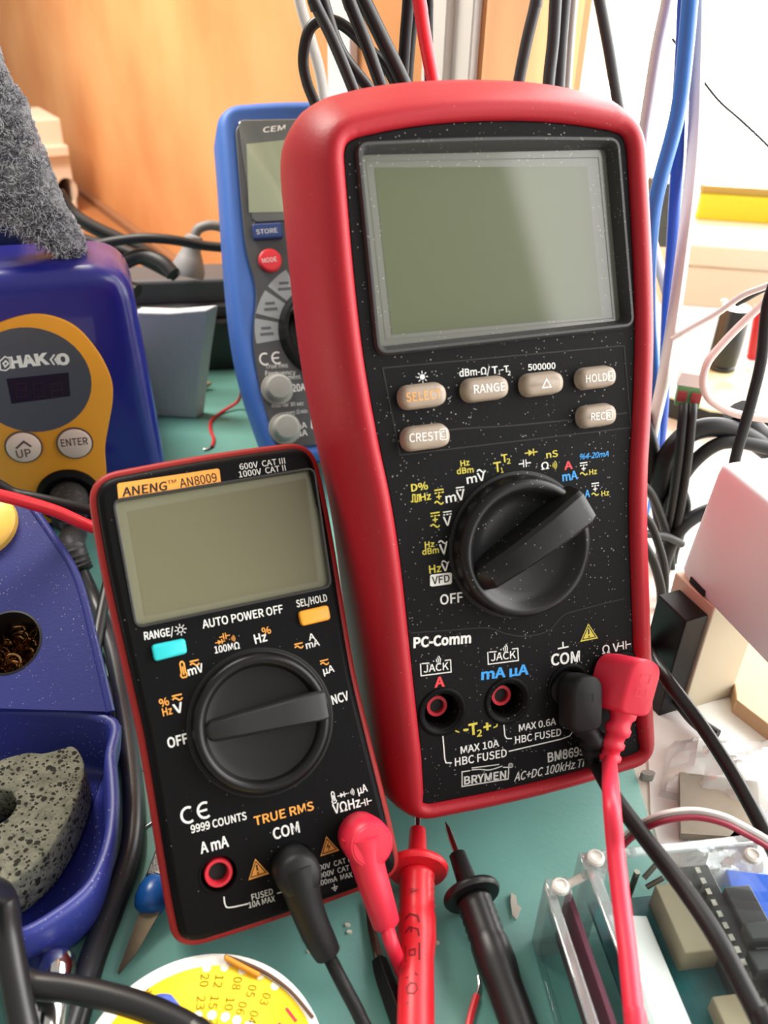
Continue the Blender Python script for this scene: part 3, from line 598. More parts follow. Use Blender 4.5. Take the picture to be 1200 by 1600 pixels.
for (x, y), t, l in (((37,699),'UP','round button reading UP under an arrow'), ((117,693),'ENTER','round button reading ENTER')):
    c = HK.loc(x, y, 2); m = MB().lathe((*c, 0), (0,0,1), [(8.1,1.2),(8.1,1.8),(7.4,1.9),(7.3,2.6),(6.8,2.9),(.01,3)], 0, 40); I = Ink(HK, m, 3.08)
    m.lathe((*c, 0), (0,0,1), [(8.15,1.25),(8.15,1.9),(7.5,2.0)], 1, 40, False, False)
    if t == 'UP': I.text(t, 27, 716, 50, 713, 12, 1, .01); I.line([(25,701),(37,690),(49,698)], 3, 1)
    else: I.text(t, 96, 698, 138, 694, 11, 1, .01)
    m.build('push_button', [mat('cream_button', (212,190,176), .45), mat('brown_print', (84,66,56), .6)], stn, l)
c = HK.loc(108, 775, 1)
sk = MB().lathe((*c, 0), (0,0,1), [(15,.8),(14.6,3),(12.5,4.4),(11,4),(10,2),(.01,1.6)], 0, 40).build('output_socket', M_BLK2, stn)
MB().lathe((*c, 0), (0,0,1), [(9,1.6),(9,14),(7.5,16),(7.5,22),(.01,23)], 0, 32).build('plug_collar', mat('dusty_black', (40,38,36), .6, dust=1), sk)
# the iron lead out of the station
pl = root('soldering_iron_lead', 'thick black soldering iron lead running from the station past the blue iron holder', 'cable', loc=HK.W(c[0], c[1]-14, 24))
p = [HK.W(c[0], c[1], 20), HK.W(c[0]+1, c[1]-8, 22), Z(112,850,22), Z(126,892,14)]
rib = MB(); q = smooth([p[0], p[1], p[2], p[3]], 14); rib.tube(q, [5.2+.5*(i % 2) for i in range(len(q))], 0, 16); rib.build('strain_relief', mat('ribbed_black_rubber', (44,44,46), .5, dust=.4), pl, 'ribbed black sleeve')
MB().tube(smooth([p[3], Z(150,945,6), Z(174,1010,4), Z(188,1080,3.6), Z(200,1160,3.6), Z(208,1250,3.6), Z(203,1330,3.6), Z(172,1420,3.6), Z(138,1510,3.6), Z(108,1600,3.6), Z(80,1690,3.6)], 10), 3.4, 0, 14).build('lead', mat('iron_lead_rubber', (44,46,50), .34, dust=.2), pl)
cable('test_lead', [HK.W(34, 26, 34), Z(150,1010,6), Z(172,1085,3), Z(197,1180,2.6), Z(211,1240,2.6), Z(212,1330,2.6), Z(182,1420,2.6), Z(152,1500,2.6), Z(124,1600,2.6), Z(95,1700,2.6)], 2.5, M_LEAD, 'thin black lead lying along the right side of the thick iron lead')

# grey felt draped over the station
fm = MB(); sec = []
fel = [[(-60,40),(0,92),(22,125)],[(-60,120),(18,150),(42,172)],[(-60,210),(30,215),(66,228)],[(-60,290),(45,285),(92,290)],[(-60,345),(70,340),(116,345)],[(-60,385),(95,372),(134,388)]]
prof = []
edge = smooth([(-8,60),(6,100),(30,140),(48,180),(66,222),(88,285),(112,335),(134,385),(128,397)], 5)
low = smooth([(-70,60),(-70,130),(-70,190),(-60,240),(-50,290),(-30,330),(0,350),(60,368),(118,400)], 5)
rings = []
for i, (e, l) in enumerate(zip(edge, low)):
    yy = 366-4*math.sin(i*.3); a, b = Y(*e, yy), Y(*l, yy-2); th = 18*min(1, i/3+.4)*min(1, (len(edge)-i)/5+.2); n_ = np.array([0, -1, 0.]); ring = []
    for t in np.linspace(0, 1, 15): ring.append(a+(b-a)*t+n_*th*(math.sin(math.pi*min(1, t*1.0))**.5*.5)+np.array([0,0,1])*1.6*math.sin(t*9+i*.6))
    for t in np.linspace(1, 0, 15): ring.append(a+(b-a)*t-n_*th*(math.sin(math.pi*t)**.5*.5+.05)+np.array([0,0,1])*1.6*math.sin(t*9+i*.6))
    rings.append(ring)
fm.loft(rings)
M_FELT = mat('grey_felt', (164,166,172), 1., mottle=((84,86,94), 160, .95), bump=(700,1.), sheen=.5, spec=.1)
fo_ = fm.build('felt_cloth', M_FELT, None, 'grey fuzzy felt cloth draped over the back of the soldering station', 'cloth', sub=2, sharp=180)
tx = bpy.data.textures.new('fuzz', 'CLOUDS'); tx.noise_scale = .0022; tx.noise_depth = 3
md = fo_.modifiers.new('fuzz', 'DISPLACE'); md.texture = tx; md.strength = .003; md.texture_coords = 'GLOBAL'

fz = MB(); rr = random.Random(11)
for i in range(5200):
    k = rr.random()*(len(rings)-1.01); j = rr.random()*13.5+.2; a, b, jj = int(k), int(j), j-int(j)
    p = (rings[a][b]*(1-jj)+rings[a][b+1]*jj)*(1-(k-a))+(rings[a+1][b]*(1-jj)+rings[a+1][b+1]*jj)*(k-a)
    t = rr.uniform(0, 6.28); d = np.array([math.cos(t), -.35-rr.random()*.5, math.sin(t)]); L = rr.uniform(1.5, 4.2); q = p+np.array([0,-1.2,0])
    c = np.array([rr.uniform(-1,1), 0, rr.uniform(-1,1)])*L*.35; fz.tube([q, q+d*L*.5+c, q+d*L], .1, int(rr.random()*2), 3, False)
fz.build('felt_fibres', [mat('pale_fibre', (206,208,212), 1., spec=.1), mat('dark_fibre', (70,72,80), 1., spec=.1)], fo_, kind='stuff')
# ================================================================== iron holder with brass wool and sponge
M_HOLD = mat('blue_phenolic', (36,45,122), .45, dust=.5, bump=(1100,.05))
hl = root('iron_holder', 'blue soldering iron holder with sponge tray in the left foreground', 'iron holder', loc=Z(-20,1250,0))
# tray: an open D with a floor; the back block rises behind it
def yz(q, z): return (q[0], q[1], z)
TR = smooth([Z(172,1110,29)[:2], Z(181,1180,28)[:2], Z(186,1255,28)[:2], Z(176,1325,28)[:2], Z(145,1388,28)[:2], Z(80,1440,28)[:2], Z(20,1468,28)[:2], Z(-60,1475,28)[:2], (-140,122), (-168,150), (-172,178), (-165,197), (-128,197)], 7, True)
tm = MB()
tm.loft([[yz(q, 0) for q in inset(TR, 8)], [yz(q, 6) for q in inset(TR, 5)], [yz(q, 18) for q in inset(TR, 1.5)], [yz(q, 26) for q in TR], [yz(q, 27.6) for q in inset(TR, .5)], [yz(q, 28) for q in inset(TR, 1.6)], [yz(q, 27.6) for q in inset(TR, 3)], [yz(q, 26) for q in inset(TR, 3.8)], [yz(q, 9) for q in inset(TR, 7)], [yz(q, 7) for q in inset(TR, 9)]])
tm.build('sponge_tray', M_HOLD, hl, sharp=60)
# block: ridge line on the right falls from the apex to the tray; sloped face has a round well
AP = Z(32,768,70); RG = [Z(172,1112,29), Z(147,1008,41), Z(118,900,54), Z(77,832,63), AP]
cx = -150.; right = [np.array(q) for q in RG]; left = [np.array([2*cx-q[0], q[1], q[2]]) for q in right]
def face_at(x, y):      # height of the sloped face
    ys = [q[1] for q in right]; zs = [q[2] for q in right]; return float(np.interp(y, ys, zs))
sf = Fr((right[0][0]-30, right[0][1], right[0][2]), np.stack([np.array([1,0,0]), unit((0, AP[1]-right[0][1], AP[2]-right[0][2])), unit(np.cross((1,0,0), (0, AP[1]-right[0][1], AP[2]-right[0][2])))], 1))
flo = [sf.M.T@(q-sf.o) for q in right]+[sf.M.T@(q-sf.o) for q in left[::-1]]
k5 = len(right); fq = [np.array(q[:2]) for q in flo]; flo = smooth(fq[:k5], 5)+smooth(fq[k5:], 5)
hc = sf.loc(12, 1004, 0); hr = np.linalg.norm(sf.loc(64,990,0)-hc)
bm = MB().plate(flo, [circ(*hc, hr)], -2.5, 0, 0, 0)
blk = MB(); v = np.array(bm.v)@sf.M.T+sf.o; blk.add([tuple(q) for q in v], bm.f)
edge3 = [sf.W(*q, -.6) for q in flo]
blk.loft([[np.array([q[0]+(cx-q[0])*.02, q[1]+3, 0]) for q in edge3], [q for q in edge3]], 0, True, False)
blk.tube(edge3[:21], 1.5, 0, 8)
blk.build('stand_block', M_HOLD, hl, sharp=50)
well = MB(); rw = [[sf.W(*q, w) for q in circ(*hc, hr*k)] for k, w in ((1.03,0.1),(.97,.25),(.93,-.6),(.93,-24),(.2,-26))]
well.loft(rw, 0, False, True); well.build('wool_well', mat('black_well', (14,14,15), .5), hl)
yc = sf.loc(-28, 822, 0); yw = MB(); yw.loft([[sf.W(*q, w) for q in circ(*yc, r)] for r, w in ((13,0),(12.6,2),(11.4,3),(.1,3.4))], 0, False, True); yw.build('yellow_cap', mat('yellow_cap', (250,206,96), .4), hl, 'round yellow cap on the blue face')
bw = MB(); rr = random.Random(3)
for i in range(150):
    a = rr.uniform(0, 6.28); d = hr*.85*math.sqrt(rr.random()); c0 = np.array([hc[0]+d*math.cos(a), hc[1]+d*math.sin(a)]); w = -20+rr.random()*9
    t0 = rr.uniform(0, 6.28); k = rr.uniform(1.2, 2.6); pts = []
    for t in np.linspace(0, rr.uniform(2.5, 5.5), 9): 
        q = c0+k*np.array([math.cos(t0+t), math.sin(t0+t)]); r_ = np.linalg.norm(q-hc); q = hc+(q-hc)*min(1, hr*.88/max(r_, .1)); pts.append(sf.W(q[0], q[1], w+.8*t))
    bw.tube(pts, .45, 0, 5, True, .35)
bw.build('brass_wool', mat('brass_wool', (176,132,84), .25, metal=1), None, 'curly brass wool inside the round well of the blue holder', 'brass wool', kind='stuff')
sp_o = [Z(*q, 24)[:2] for q in ((-60,1212),(-20,1198),(10,1186),(42,1178),(66,1179),(92,1173),(110,1168),(121,1178),(127,1196),(124,1222),(112,1256),(94,1294),(70,1330),(44,1356),(14,1378),(-30,1392),(-80,1360),(-90,1270))]
sp_o = smooth(sp_o, 5, True)[::-1]
if sum(a[0]*b[1]-b[0]*a[1] for a, b in zip(sp_o, sp_o[1:]+sp_o[:1])) < 0: sp_o = sp_o[::-1]
sp = MB().plate(sp_o, [circ(*Z(-12,1262,24)[:2], 7.5, 20)], 9.5, 24, 0, .8)
m = mat('grey_sponge', (116,116,102), .95, mottle=((84,86,74), 200, .8), bump=(420,.9), spec=.2)
nt = m.node_tree; b = nt.nodes['Principled BSDF']; src = b.inputs['Base Color'].links[0].from_socket     # open pores
tc = [n for n in nt.nodes if n.type == 'TEX_COORD'][0]; dk = None
for sc, th, fr in ((420,.44,.42),(900,.5,.5)):
    v_ = nt.nodes.new('ShaderNodeTexVoronoi'); v_.inputs['Scale'].default_value = sc; nt.links.new(tc.outputs['Object'], v_.inputs['Vector'])
    wn = nt.nodes.new('ShaderNodeTexWhiteNoise'); nt.links.new(v_.outputs['Position'], wn.inputs['Vector'])
    k1 = nt.nodes.new('ShaderNodeMath'); k1.operation = 'MULTIPLY'; nt.links.new(wn.outputs[0], k1.inputs[0]); k1.inputs[1].default_value = th
    k2 = nt.nodes.new('ShaderNodeMath'); k2.operation = 'LESS_THAN'; nt.links.new(v_.outputs['Distance'], k2.inputs[0]); nt.links.new(k1.outputs[0], k2.inputs[1])
    x = nt.nodes.new('ShaderNodeMix'); x.data_type = 'RGBA'; nt.links.new(k2.outputs[0], x.inputs[0]); nt.links.new(src, x.inputs[6]); x.inputs[7].default_value = (.018,.018,.014,1); src = x.outputs[2]
nt.links.new(src, b.inputs['Base Color'])
sp.build('sponge', m, None, 'grey porous cleaning sponge lying in the blue tray', 'sponge', bevel=.8)

# ================================================================== leads in the small meter
def plug(parent_label, fr, c, w0, head, path, rad, m, lead, lr, label, name='test_lead', extra=None):
    r = root(name, label, 'test lead', loc=fr.W(*c, w0))
    hd = MB().lathe(fr.W(*c, w0), fr.M[:,2], head, 0, 32); hd.build('plug_head', m, r, sharp=50)
    MB().tube(smooth(path, 10), rad, 0, 20).build('plug_boot', m, r, sharp=50)
    MB().tube(smooth(lead, 10), lr, 0, 14).build('lead', m if extra is None else extra, r); return r
p = [SM.P(462,1350,35), SM.P(474,1400,35), SM.P(492,1450,34.5), SM.P(512,1490,34)]
plug('', SM, SM.loc(457,1352,28), 22, [(3.6,0),(3.6,5.5),(6.0,6.2),(6.2,13),(5.9,16),(4.6,17.4),(.01,17.8)], p, [5.6,5.3,4.6,4.3,4.1,3.6], M_LEADT, [*onward([p[-1], Z(532,1530,13), Z(556,1575,9), Z(590,1640,6)], 50, 2)], 1.9, 'black test lead plugged into the middle socket of the small multimeter')
p = [SM.P(566,1304,36), SM.P(575,1350,36), SM.P(590,1400,36), SM.P(603,1442,35)]
plug('', SM, SM.loc(561,1303,28), 22, [(3.6,0),(3.6,5.5),(6.3,6.2),(6.7,12),(6.5,17),(5.6,18.2),(5.2,18.2),(5.0,18.5),(.01,18.7)], p, [5.8,5.0,4.5,4.3,4.1,3.8], M_REDP2, onward([p[-1], Z(612,1475,16), Z(624,1505,8), Z(640,1545,3.2), Z(665,1600,3), Z(690,1680,3)], 40, 2.2), 2.0, 'red test lead plugged into the right socket of the small multimeter')

# ================================================================== leads in the big meter
def elbow(c0, c1, top, m, label, relief, lead, lr, emboss, ang=0., lean=.4, dp=11.5, hw=5.4):
    """a right-angle plug: a round shroud in the socket, a flat-faced head, a ribbed relief and its lead"""
    r = root('test_lead', label, 'test lead', loc=BG.W(*c0, 53))
    pa = BG.W(*c0, 45); pb2 = BG.W(c1[0]-lean*7, c1[1]+2.5, top-7); L = np.linalg.norm(pb2-pa)
    MB().lathe(pa, pb2-pa, [(4.6,0),(5.1,7),(5.3,9),(5.3,L)], 0, 28).build('plug_shroud', m, r)
    ca, sa = math.cos(R_(ang)), math.sin(R_(ang)); rt = lambda x, y: (c1[0]+ca*x-sa*y, c1[1]+sa*x+ca*y)
    o = roundpoly([(*rt(-hw,-8.8),3.0),(*rt(hw,-8.8),3.0),(*rt(hw,8.8),5.2),(*rt(-hw,8.8),5.2)], 6)
    mb = MB(); mb.loft([[(q[0]-(top-w)*lean, q[1], w) for q in inset(o, d)] for d, w in ((1.5,top-dp),(.2,top-dp+1),(0,top-dp+2.5),(0,top-1),(.3,top-.3),(.9,top))])
    for dv, wd in emboss: mb.ribbon([rt(-wd, dv-1.2), rt(wd, dv-1.2), rt(wd, dv+1.2), rt(-wd, dv+1.2)], .35, top+.08, 0, True)
    mb.build('plug_head', m, r, frame=BG)
    q = smooth(relief, 8); n = len(q); rd = [(3.6 if (i//3) % 2 == 0 else 4.4)-(1.1*i/n) for i in range(n)]; rd[0] = 4.6
    MB().tube(q, rd, 0, 20).build('strain_relief', m, r, sharp=60)
    MB().tube(smooth(lead, 10), lr, 0, 16).build('lead', m, r); return r
j = JK[3]; top = 64.
c1 = BG.loc(1004, 1075, top)
q0 = BG.W(c1[0]-2.6, c1[1]-7, top-6)
rel = [q0, BG.P(968,1132,60), BG.P(957,1162,60), BG.P(952,1188,60)]
elbow(j, c1, top, M_REDP2, 'red right-angle test lead in the right socket of the large multimeter', rel, onward([rel[-1], Z(955,1245,62), Z(962,1330,56), Z(972,1420,52), Z(982,1500,50), Z(992,1600,48), Z(1000,1690,46)], 120, 3), 2.25, ((3,1.6),(-1.5,1.6)), -20, .55)
j = JK[2]; top = 61.
c1 = BG.loc(920, 1101, top); q0 = BG.W(c1[0], c1[1]-7, top-6)
rel = [q0, BG.P(924,1150,57), BG.P(927,1172,56), BG.P(931,1194,55)]
elbow(j, c1, top, M_LEADT, 'black right-angle test lead in the common socket of the large multimeter', rel, onward([rel[-1], Z(960,1245,42), Z(1010,1312,44), Z(1070,1390,47), Z(1120,1465,48), Z(1160,1540,47), Z(1195,1610,46), Z(1230,1690,45)], 120, 3), 2.25, ((2,1.4),), -4, .4, 6.5, 5.0)

# ================================================================== probes and small things on the mat
def probe(label, a, b, prof_tip, m, name='test_probe', rr=1.0, nudge=None):
    ax = unit(b-a); L = np.linalg.norm(b-a); r = root(name, label, 'test probe', loc=a)
    MB().lathe(a, ax, [(.01,-24),(.9,-21),(1.0,-18),(1.0,-8),(.9,0)], 0, 16).build('metal_tip', M_STEEL, r, 'bare metal tip')
    MB().lathe(a, ax, [(1.6,-12.5),(2.6,-12),(3.1,-1),(3.2,1)], 0, 24).build('tip_sleeve', m, r)
    MB().lathe(a, ax, [(3,-.2),(9.0*rr,.1),(9.4*rr,.8),(9.4*rr,1.6),(8.8*rr,2.4),(3,2.8)], 0, 40).build('finger_guard', m, r)
    g = [(4.6,2.2),(5.3,3.2)]+[(5.3-(.35 if i % 2 else 0), 4+i*1.1) for i in range(10)]+[(5.5,16),(5.6,22),(4.9,28),(4.9,40),(4.9,L-12),(4.4,L-4),(3,L)]
    MB().lathe(a, ax, g, 0, 32).build('grip', m, r, sharp=60); return r, ax
a, b = Z(652,1352,9.4), Z(648,1760,6.2)
r, ax = probe('red test probe lying on the mat below the large multimeter', a, b, 0, M_REDL)
def at_grip(x, y, z=12.2): return Z(x, y, z)
em = MB(); IE = Ink(flat(10.6), em, 0.)
M_EMB = mat('embossed_red', (120,6,18), .5)
def onprobe(ink_fn):
    m = MB(); fr = flat(0); I = Ink(Fr((0,0,11.0), np.eye(3)), m, 0.05); ink_fn(I)
    # wrap the raised marks onto the barrel
    out = []
    for x, y, z in m.v:
        pz = np.array([x, y, 11.0]); t = (pz-a)@ax; foot = a+ax*t; side = np.cross(ax, (0,0,1)); side = unit(side); d = (pz-foot)@side; ang = d/5.0
        rr_ = (5.65 if t < 22 else np.interp(t, (22,28), (5.6,4.9)))+.12; up = np.cross(side, ax); out.append(foot+rr_*(math.sin(ang)*side+math.cos(ang)*up))
    m.v = [tuple(q) for q in out]; return m
def marks(I):
    for s in ([(655,1500),(654,1480),(636,1478),(632,1500)],): pass
    I.line([(633,1443),(641,1436),(652,1440),(654,1450)], 2.4); I.line([(633,1463),(641,1456),(652,1460),(654,1470)], 2.4); I.line([(643,1457),(643,1464)], 2)
    I.line([(632,1482),(655,1480),(655,1504),(632,1504)], 2.2, 0, True); I.line([(639,1489),(648,1488),(648,1497),(639,1497)], 2, 0, True)
    I.line([(633,1530),(652,1528),(648,1524)], 2.4); I.line([(634,1545),(641,1539),(650,1541),(652,1550),(646,1556),(636,1554)], 2.2, 0, True); I.line([(634,1569),(652,1560)], 2.2); I.line([(634,1569),(652,1573)], 2.2); I.line([(640,1398),(652,1400),(640,1405)], 1.6)
onprobe(marks).build('raised_marks', M_EMB, r, 'moulded marks and the rating')
a, b = Z(735,1392,9.2), Z(868,1760,6)
probe('black test probe lying on the mat right of the red probe', a, b, 0, M_LEAD, rr=.92)
# solder reel with a yellow label
RC = np.array([-40., 91.]); RF = Fr((RC[0], RC[1], 0), np.eye(3))
rl = root('wire_reel', 'white reel with yellow printed label at the bottom edge beside the small multimeter', 'reel', loc=(RC[0], RC[1], 0))
MB().lathe((*RC, 0), (0,0,1), [(30,0),(30.6,.6),(30.6,2),(24,2.2),(24,12.6),(30.6,12.8),(30.9,13.6),(30.6,14.8),(29.6,15.2),(.01,15.2)], 0, 80).build('reel_body', mat('white_reel_plastic', (238,236,228), .5), rl, sharp=50)
lb = MB(); pc = Z(326,1612,15.3)[:2]; lb.poly(circ(RC[0]+.9, RC[1]-.7, 28.0, 72), 15.32, 0); I = Ink(Fr((0,0,0), np.eye(3)), lb, 15.45)
for s, x0, y0, x1, y1 in (('20',314,1522,312,1542),('12',337,1523,333,1543),('08',366,1526,362,1546),('05',389,1538,384,1557),('03',412,1550,405,1568),('23',308,1556,306,1578),('15',330,1555,325,1576),('10',354,1558,350,1578),('06',374,1564,368,1584),('04',392,1578,386,1598),('29',306,1590,304,1612),('27',328,1592,324,1614)): I.text(s, x0, y0, x1, y1, 13, 1, 0)
for x, y in ((323,1512),(351,1511),(379,1516),(406,1524),(430,1540),(309,1587),(331,1586),(352,1589),(370,1594),(389,1602)): lb.poly(circ(*Z(x, y, 15.45)[:2], 1.15, 20), 15.45, 2)
I.text('M', 226, 1550, 232, 1555, 8, 1, 0); I.line([(447,1575),(463,1596)], 5, 3); I.line([(436,1598),(440,1610)], 5, 3)
lb.build('printed_label', [mat('yellow_label', (250,204,30), .75, spec=.15, mottle=((255,218,70), 40, .8)), mat('olive_print', (120,96,16), .8, spec=.1), mat('cream_print', (246,242,216), .8, spec=.1), mat('crimson_print', (206,40,50), .6)], rl, 'yellow printed disc with numbers and white dots')
cable('wire_offcut', [Z(351,1494,16.6), Z(380,1504,16.4), Z(418,1522,16.2), Z(455,1550,16.2), Z(489,1590,16.2)], .5, mat('brown_wire', (92,64,48), .5), 'thin brown wire offcut lying along the reel edge', 'wire')
cable('wire_offcut', [Z(352,1496,17), Z(378,1510,16.7), Z(405,1524,16.2)], .7, mat('orange_wire', (226,150,48), .5), 'short orange wire offcut lying on the reel', 'wire')
cable('blue_chip', [Z(243,1557,16.8), Z(262,1564,17.2), Z(286,1584,16.6)], [.4,1.6,.5], mat('blue_scrap', (66,92,190), .5), 'small blue plastic sliver on the yellow reel label', 'scrap')
# craft knife under the corner of the small meter
a, b = Z(224,1422,4), Z(255,1345,5.0); ax = unit(b-a)
kn = root('craft_knife', 'craft knife with blue collar and knurled handle under the small multimeter', 'knife', loc=a)
a = Z(238,1402,5.2); ax = unit(Z(262,1338,5.2)-a)
MB().lathe(a, ax, [(2.2,-4.8),(4.2,-3.4),(5.0,-1),(5.0,2),(4.2,4.6),(3.2,5.4)], 0, 32).build('collar', mat('blue_collar', (24,92,170), .3), kn)
hd = MB().lathe(a, ax, [(3.4,5)]+[(4.2-.15*(i % 2), 5.6+i*.45) for i in range(110)]+[(3.6,56)], 0, 28); hd.build('knurled_handle', mat('knurled_aluminium', (178,178,172), .35, metal=1, bump=(1800,.6)), kn, sharp=80)
bd = [Z(221,1417,4.6), Z(250,1425,5.4), Z(213,1490,2.2), Z(186,1522,1.2), Z(184,1519,1.2)]
n_ = np.array([.1,.1,.5]); MB().loft([[q-n_*.5 for q in bd], [q+n_*.5 for q in bd]]).build('blade', mat('worn_blade', (84,72,58), .4, metal=.45, mottle=((150,134,104), 60, .8)), kn)
# chrome plug at bottom left
cp = root('chrome_connector', 'two-barrelled chrome connector on the mat at bottom left', 'connector', loc=Z(80,1520,0))
a = Z(80,1450,9); ax = unit(Z(62,1560,9)-a); MB().lathe(a, ax, [(.01,-1),(4.0,-.8),(4.3,0),(4.3,9),(4.9,10),(5.1,22),(5.1,36)], 0, 32).build('long_barrel', M_CHROME, cp, sharp=40)
a = Z(93,1490,14); ax = unit(Z(80,1560,12)-a); MB().lathe(a, ax, [(.01,-1.5),(2.6,-1),(4.2,.6),(5,4),(5,20),(4.2,22)], 0, 32).build('short_barrel', M_CHROME, cp, sharp=40)
cable('thick_cable', onward([Y(-160,1330,125), Y(-60,1380,112), Z(0,1400,38), Z(12,1470,34), Z(24,1540,30), Z(40,1620,26), Z(52,1680,22)], 90, 4), 3.6, M_LEAD, 'thick black cable at the left edge crossing in front of the sponge tray')
cable('thick_cable', onward([Z(-90,1545,20), Z(18,1532,27), Z(60,1540,27), Z(120,1547,26), Z(190,1563,25), Z(250,1584,24), Z(305,1612,23), Z(360,1660,22)], 90, 4), 3.3, M_LEAD, 'thick black cable crossing over the yellow reel label at bottom left')
# tweezers between the leads, crumbs and wires
tw = root('tweezers', 'steel tweezers with black sleeve on the mat between the two red leads', 'tweezers', loc=Z(590,1490,0))
MB().tube([Z(572,1408,2), Z(580,1450,2.2), Z(593,1500,2.6)], [.5,1.1,1.5], 0, 8, True, .5).build('steel_arm', mat('dull_steel', (120,116,104), .3, metal=1), tw)
MB().tube(smooth([Z(592,1498,2.8), Z(600,1525,3), Z(613,1560,3), Z(630,1610,3)], 4), [2.2,2.6,2.8,2.9,2.6], 0, 4, True).build('black_sleeve', M_LEADT, tw, bevel=.3)
cr = MB(); cc = Z(804,1414,0); rr = random.Random(5)
fk = [Z(*q, 0) for q in ((798,1398),(806,1402),(808,1416),(813,1424),(806,1442),(800,1432),(797,1412))]; cr.loft([[q+np.array([0,0,z+.6*math.sin(q[1]*2)+.6]) for q in fk[::-1]] for z in (0, .8)])
cr.build('plastic_crumb', mat('pale_crumb', (226,222,208), .5), None, 'pale plastic shaving lying on the open green mat', 'crumb')
cw = root('hookup_wire', 'short red wire with bare silver end between the probes at the bottom', 'wire', loc=Z(740,1570,0))
MB().tube(smooth([Z(729,1625,1), Z(735,1590,1), Z(745,1555,1)], 6), 1.0, 0, 8).build('insulation', mat('red_wire', (214,40,50), .4), cw)
MB().tube(smooth([Z(745,1556,1), Z(749,1540,1), Z(747,1525,1)], 5), .45, 0, 8).build('bare_end', M_STEEL, cw, 'bare silver end')
cable('wire_offcut', [Z(268,1198,.6), Z(240,1192,.6), Z(220,1205,.6), Z(216,1215,.6)], .35, M_STEEL, 'fine silver wire loop beside the left edge of the small multimeter', 'wire')
cable('wire_offcut', [Z(262,1278,.6), Z(240,1284,.6), Z(222,1296,.6)], .35, M_STEEL, 'fine silver wire end above the blue knife collar', 'wire')
for i, (x, y) in enumerate(((478,1468),(484,1486),(543,1445),(546,1456),(676,1415),(682,1473))):
    q = Z(x, y, .5); MB().loft([[q+np.array([math.cos(t)*.9, math.sin(t)*.55, h]) for t in np.linspace(0, 6.28, 7)[:-1]] for h in (-.5,.3)]).build('solder_crumb', mat('pale_crumb', (226,222,208), .5), None, 'tiny pale crumb on the green mat by the probes and leads', 'crumb', 'tiny pale crumbs on the mat')

# ================================================================== behind, on the left
M_BEIGE = mat('beige_box_plastic', (226,208,186), .5)
J0 = Z(122, 333, -1.8); JF = Fr((J0[0], J0[1], 0), np.stack([WR, np.array([0,0,1.]), WD], 1))
jx = root('junction_box', 'beige junction box with a round cable hole beside the orange wall', 'junction box', loc=(J0[0], J0[1], -1.8))
w_ = 110.; h_ = JF.loc(121, 236, 0)[1]
hc_ = JF.loc(105, 298, 0); lo_ = -1.8
JF.o = JF.o-JF.M[:,0]*w_; hc_[0] += w_
m = MB().plate([np.array(q) for q in ((0,lo_),(w_,lo_),(w_,h_),(0,h_))], [circ(*hc_, 11, 28, 13.5)], -2.5, 0, 0, .4); m.box((w_/2, (h_+lo_)/2, -95), (w_, h_-lo_, 1.5)); m.box((1, (h_+lo_)/2, -48), (2, h_-lo_, 93)); m.box((w_-1, (h_+lo_)/2, -49), (2, h_-lo_, 92))
m.build('box_body', M_BEIGE, jx, frame=JF)
MB().box((w_/2-3, h_+2, -45), (w_+6, 11, 104)).build('lid_lip', M_BEIGE, jx, bevel=1.5, frame=JF)
t0 = JF.loc(122, 183, 0)[1]
MB().box((w_/2-1, (h_+t0)/2+2, -46), (w_-2, t0-h_-4, 94)).build('lid', M_BEIGE, jx, bevel=2, frame=JF)
# power strip and its plug
M_DGREY = mat('charcoal_plastic', (50,51,54), .5, dust=.3)
y0 = 500
ps = root('power_strip', 'long black power strip on the mat behind the grey pouch', 'power strip', loc=Z(280, 540))
A, B = Z(150, 588), Z(440, 574); ax = unit(B-A); nb = unit(np.cross((0,0,1), ax)); PF = Fr(A, np.stack([ax, nb, (0,0,1)], 1)); Lp = np.linalg.norm(B-A)
MB().stack(roundpoly([(-40,0,2),(Lp,0,2),(Lp,60,2),(-40,60,2)]), [(1,0),(0,2),(0,34),(2,36),(2.4,36)]).build('base', M_LEAD, ps, frame=PF, bevel=.8)
MB().stack(roundpoly([(-40,6,3),(Lp,6,3),(Lp,56,3),(-40,56,3)]), [(0,36),(0,42),(1,44)]).build('socket_deck', M_DGREY, ps, frame=PF, bevel=.8)
MB().stack(roundpoly([(-40,14,3),(Lp,14,3),(Lp,50,3),(-40,50,3)]), [(0,44),(0,58),(1.5,60)]).build('top_housing', mat('lit_top_plastic', (84,86,90), .5), ps, frame=PF, bevel=.8)  # paler grey puts the light on the strip's top into its colour
gp = root('mains_plug', 'grey mains plug standing in the black power strip', 'plug', loc=Y(295, 405, 540))
a = Y(293, 425, 540); b = Y(303, 372, 545); ax = unit(b-a)
MB().lathe(a, ax, [(11,-2),(11,2),(8,10),(6,14),(6,17),(5,17.4),(6,18.4),(5,19.4),(6,20.4),(5.4,23),(3,24)], 0, 20).build('plug_body', mat('grey_plug', (150,150,152), .5), gp)
MB().tube(smooth([b, Y(310,358,547), Y(328,352,549), Y(350,356,552), Y(380,366,556), Y(420,390,558)], 8), 3.2, 0, 10).build('plug_lead', mat('grey_lead', (132,130,128), .5), gp)
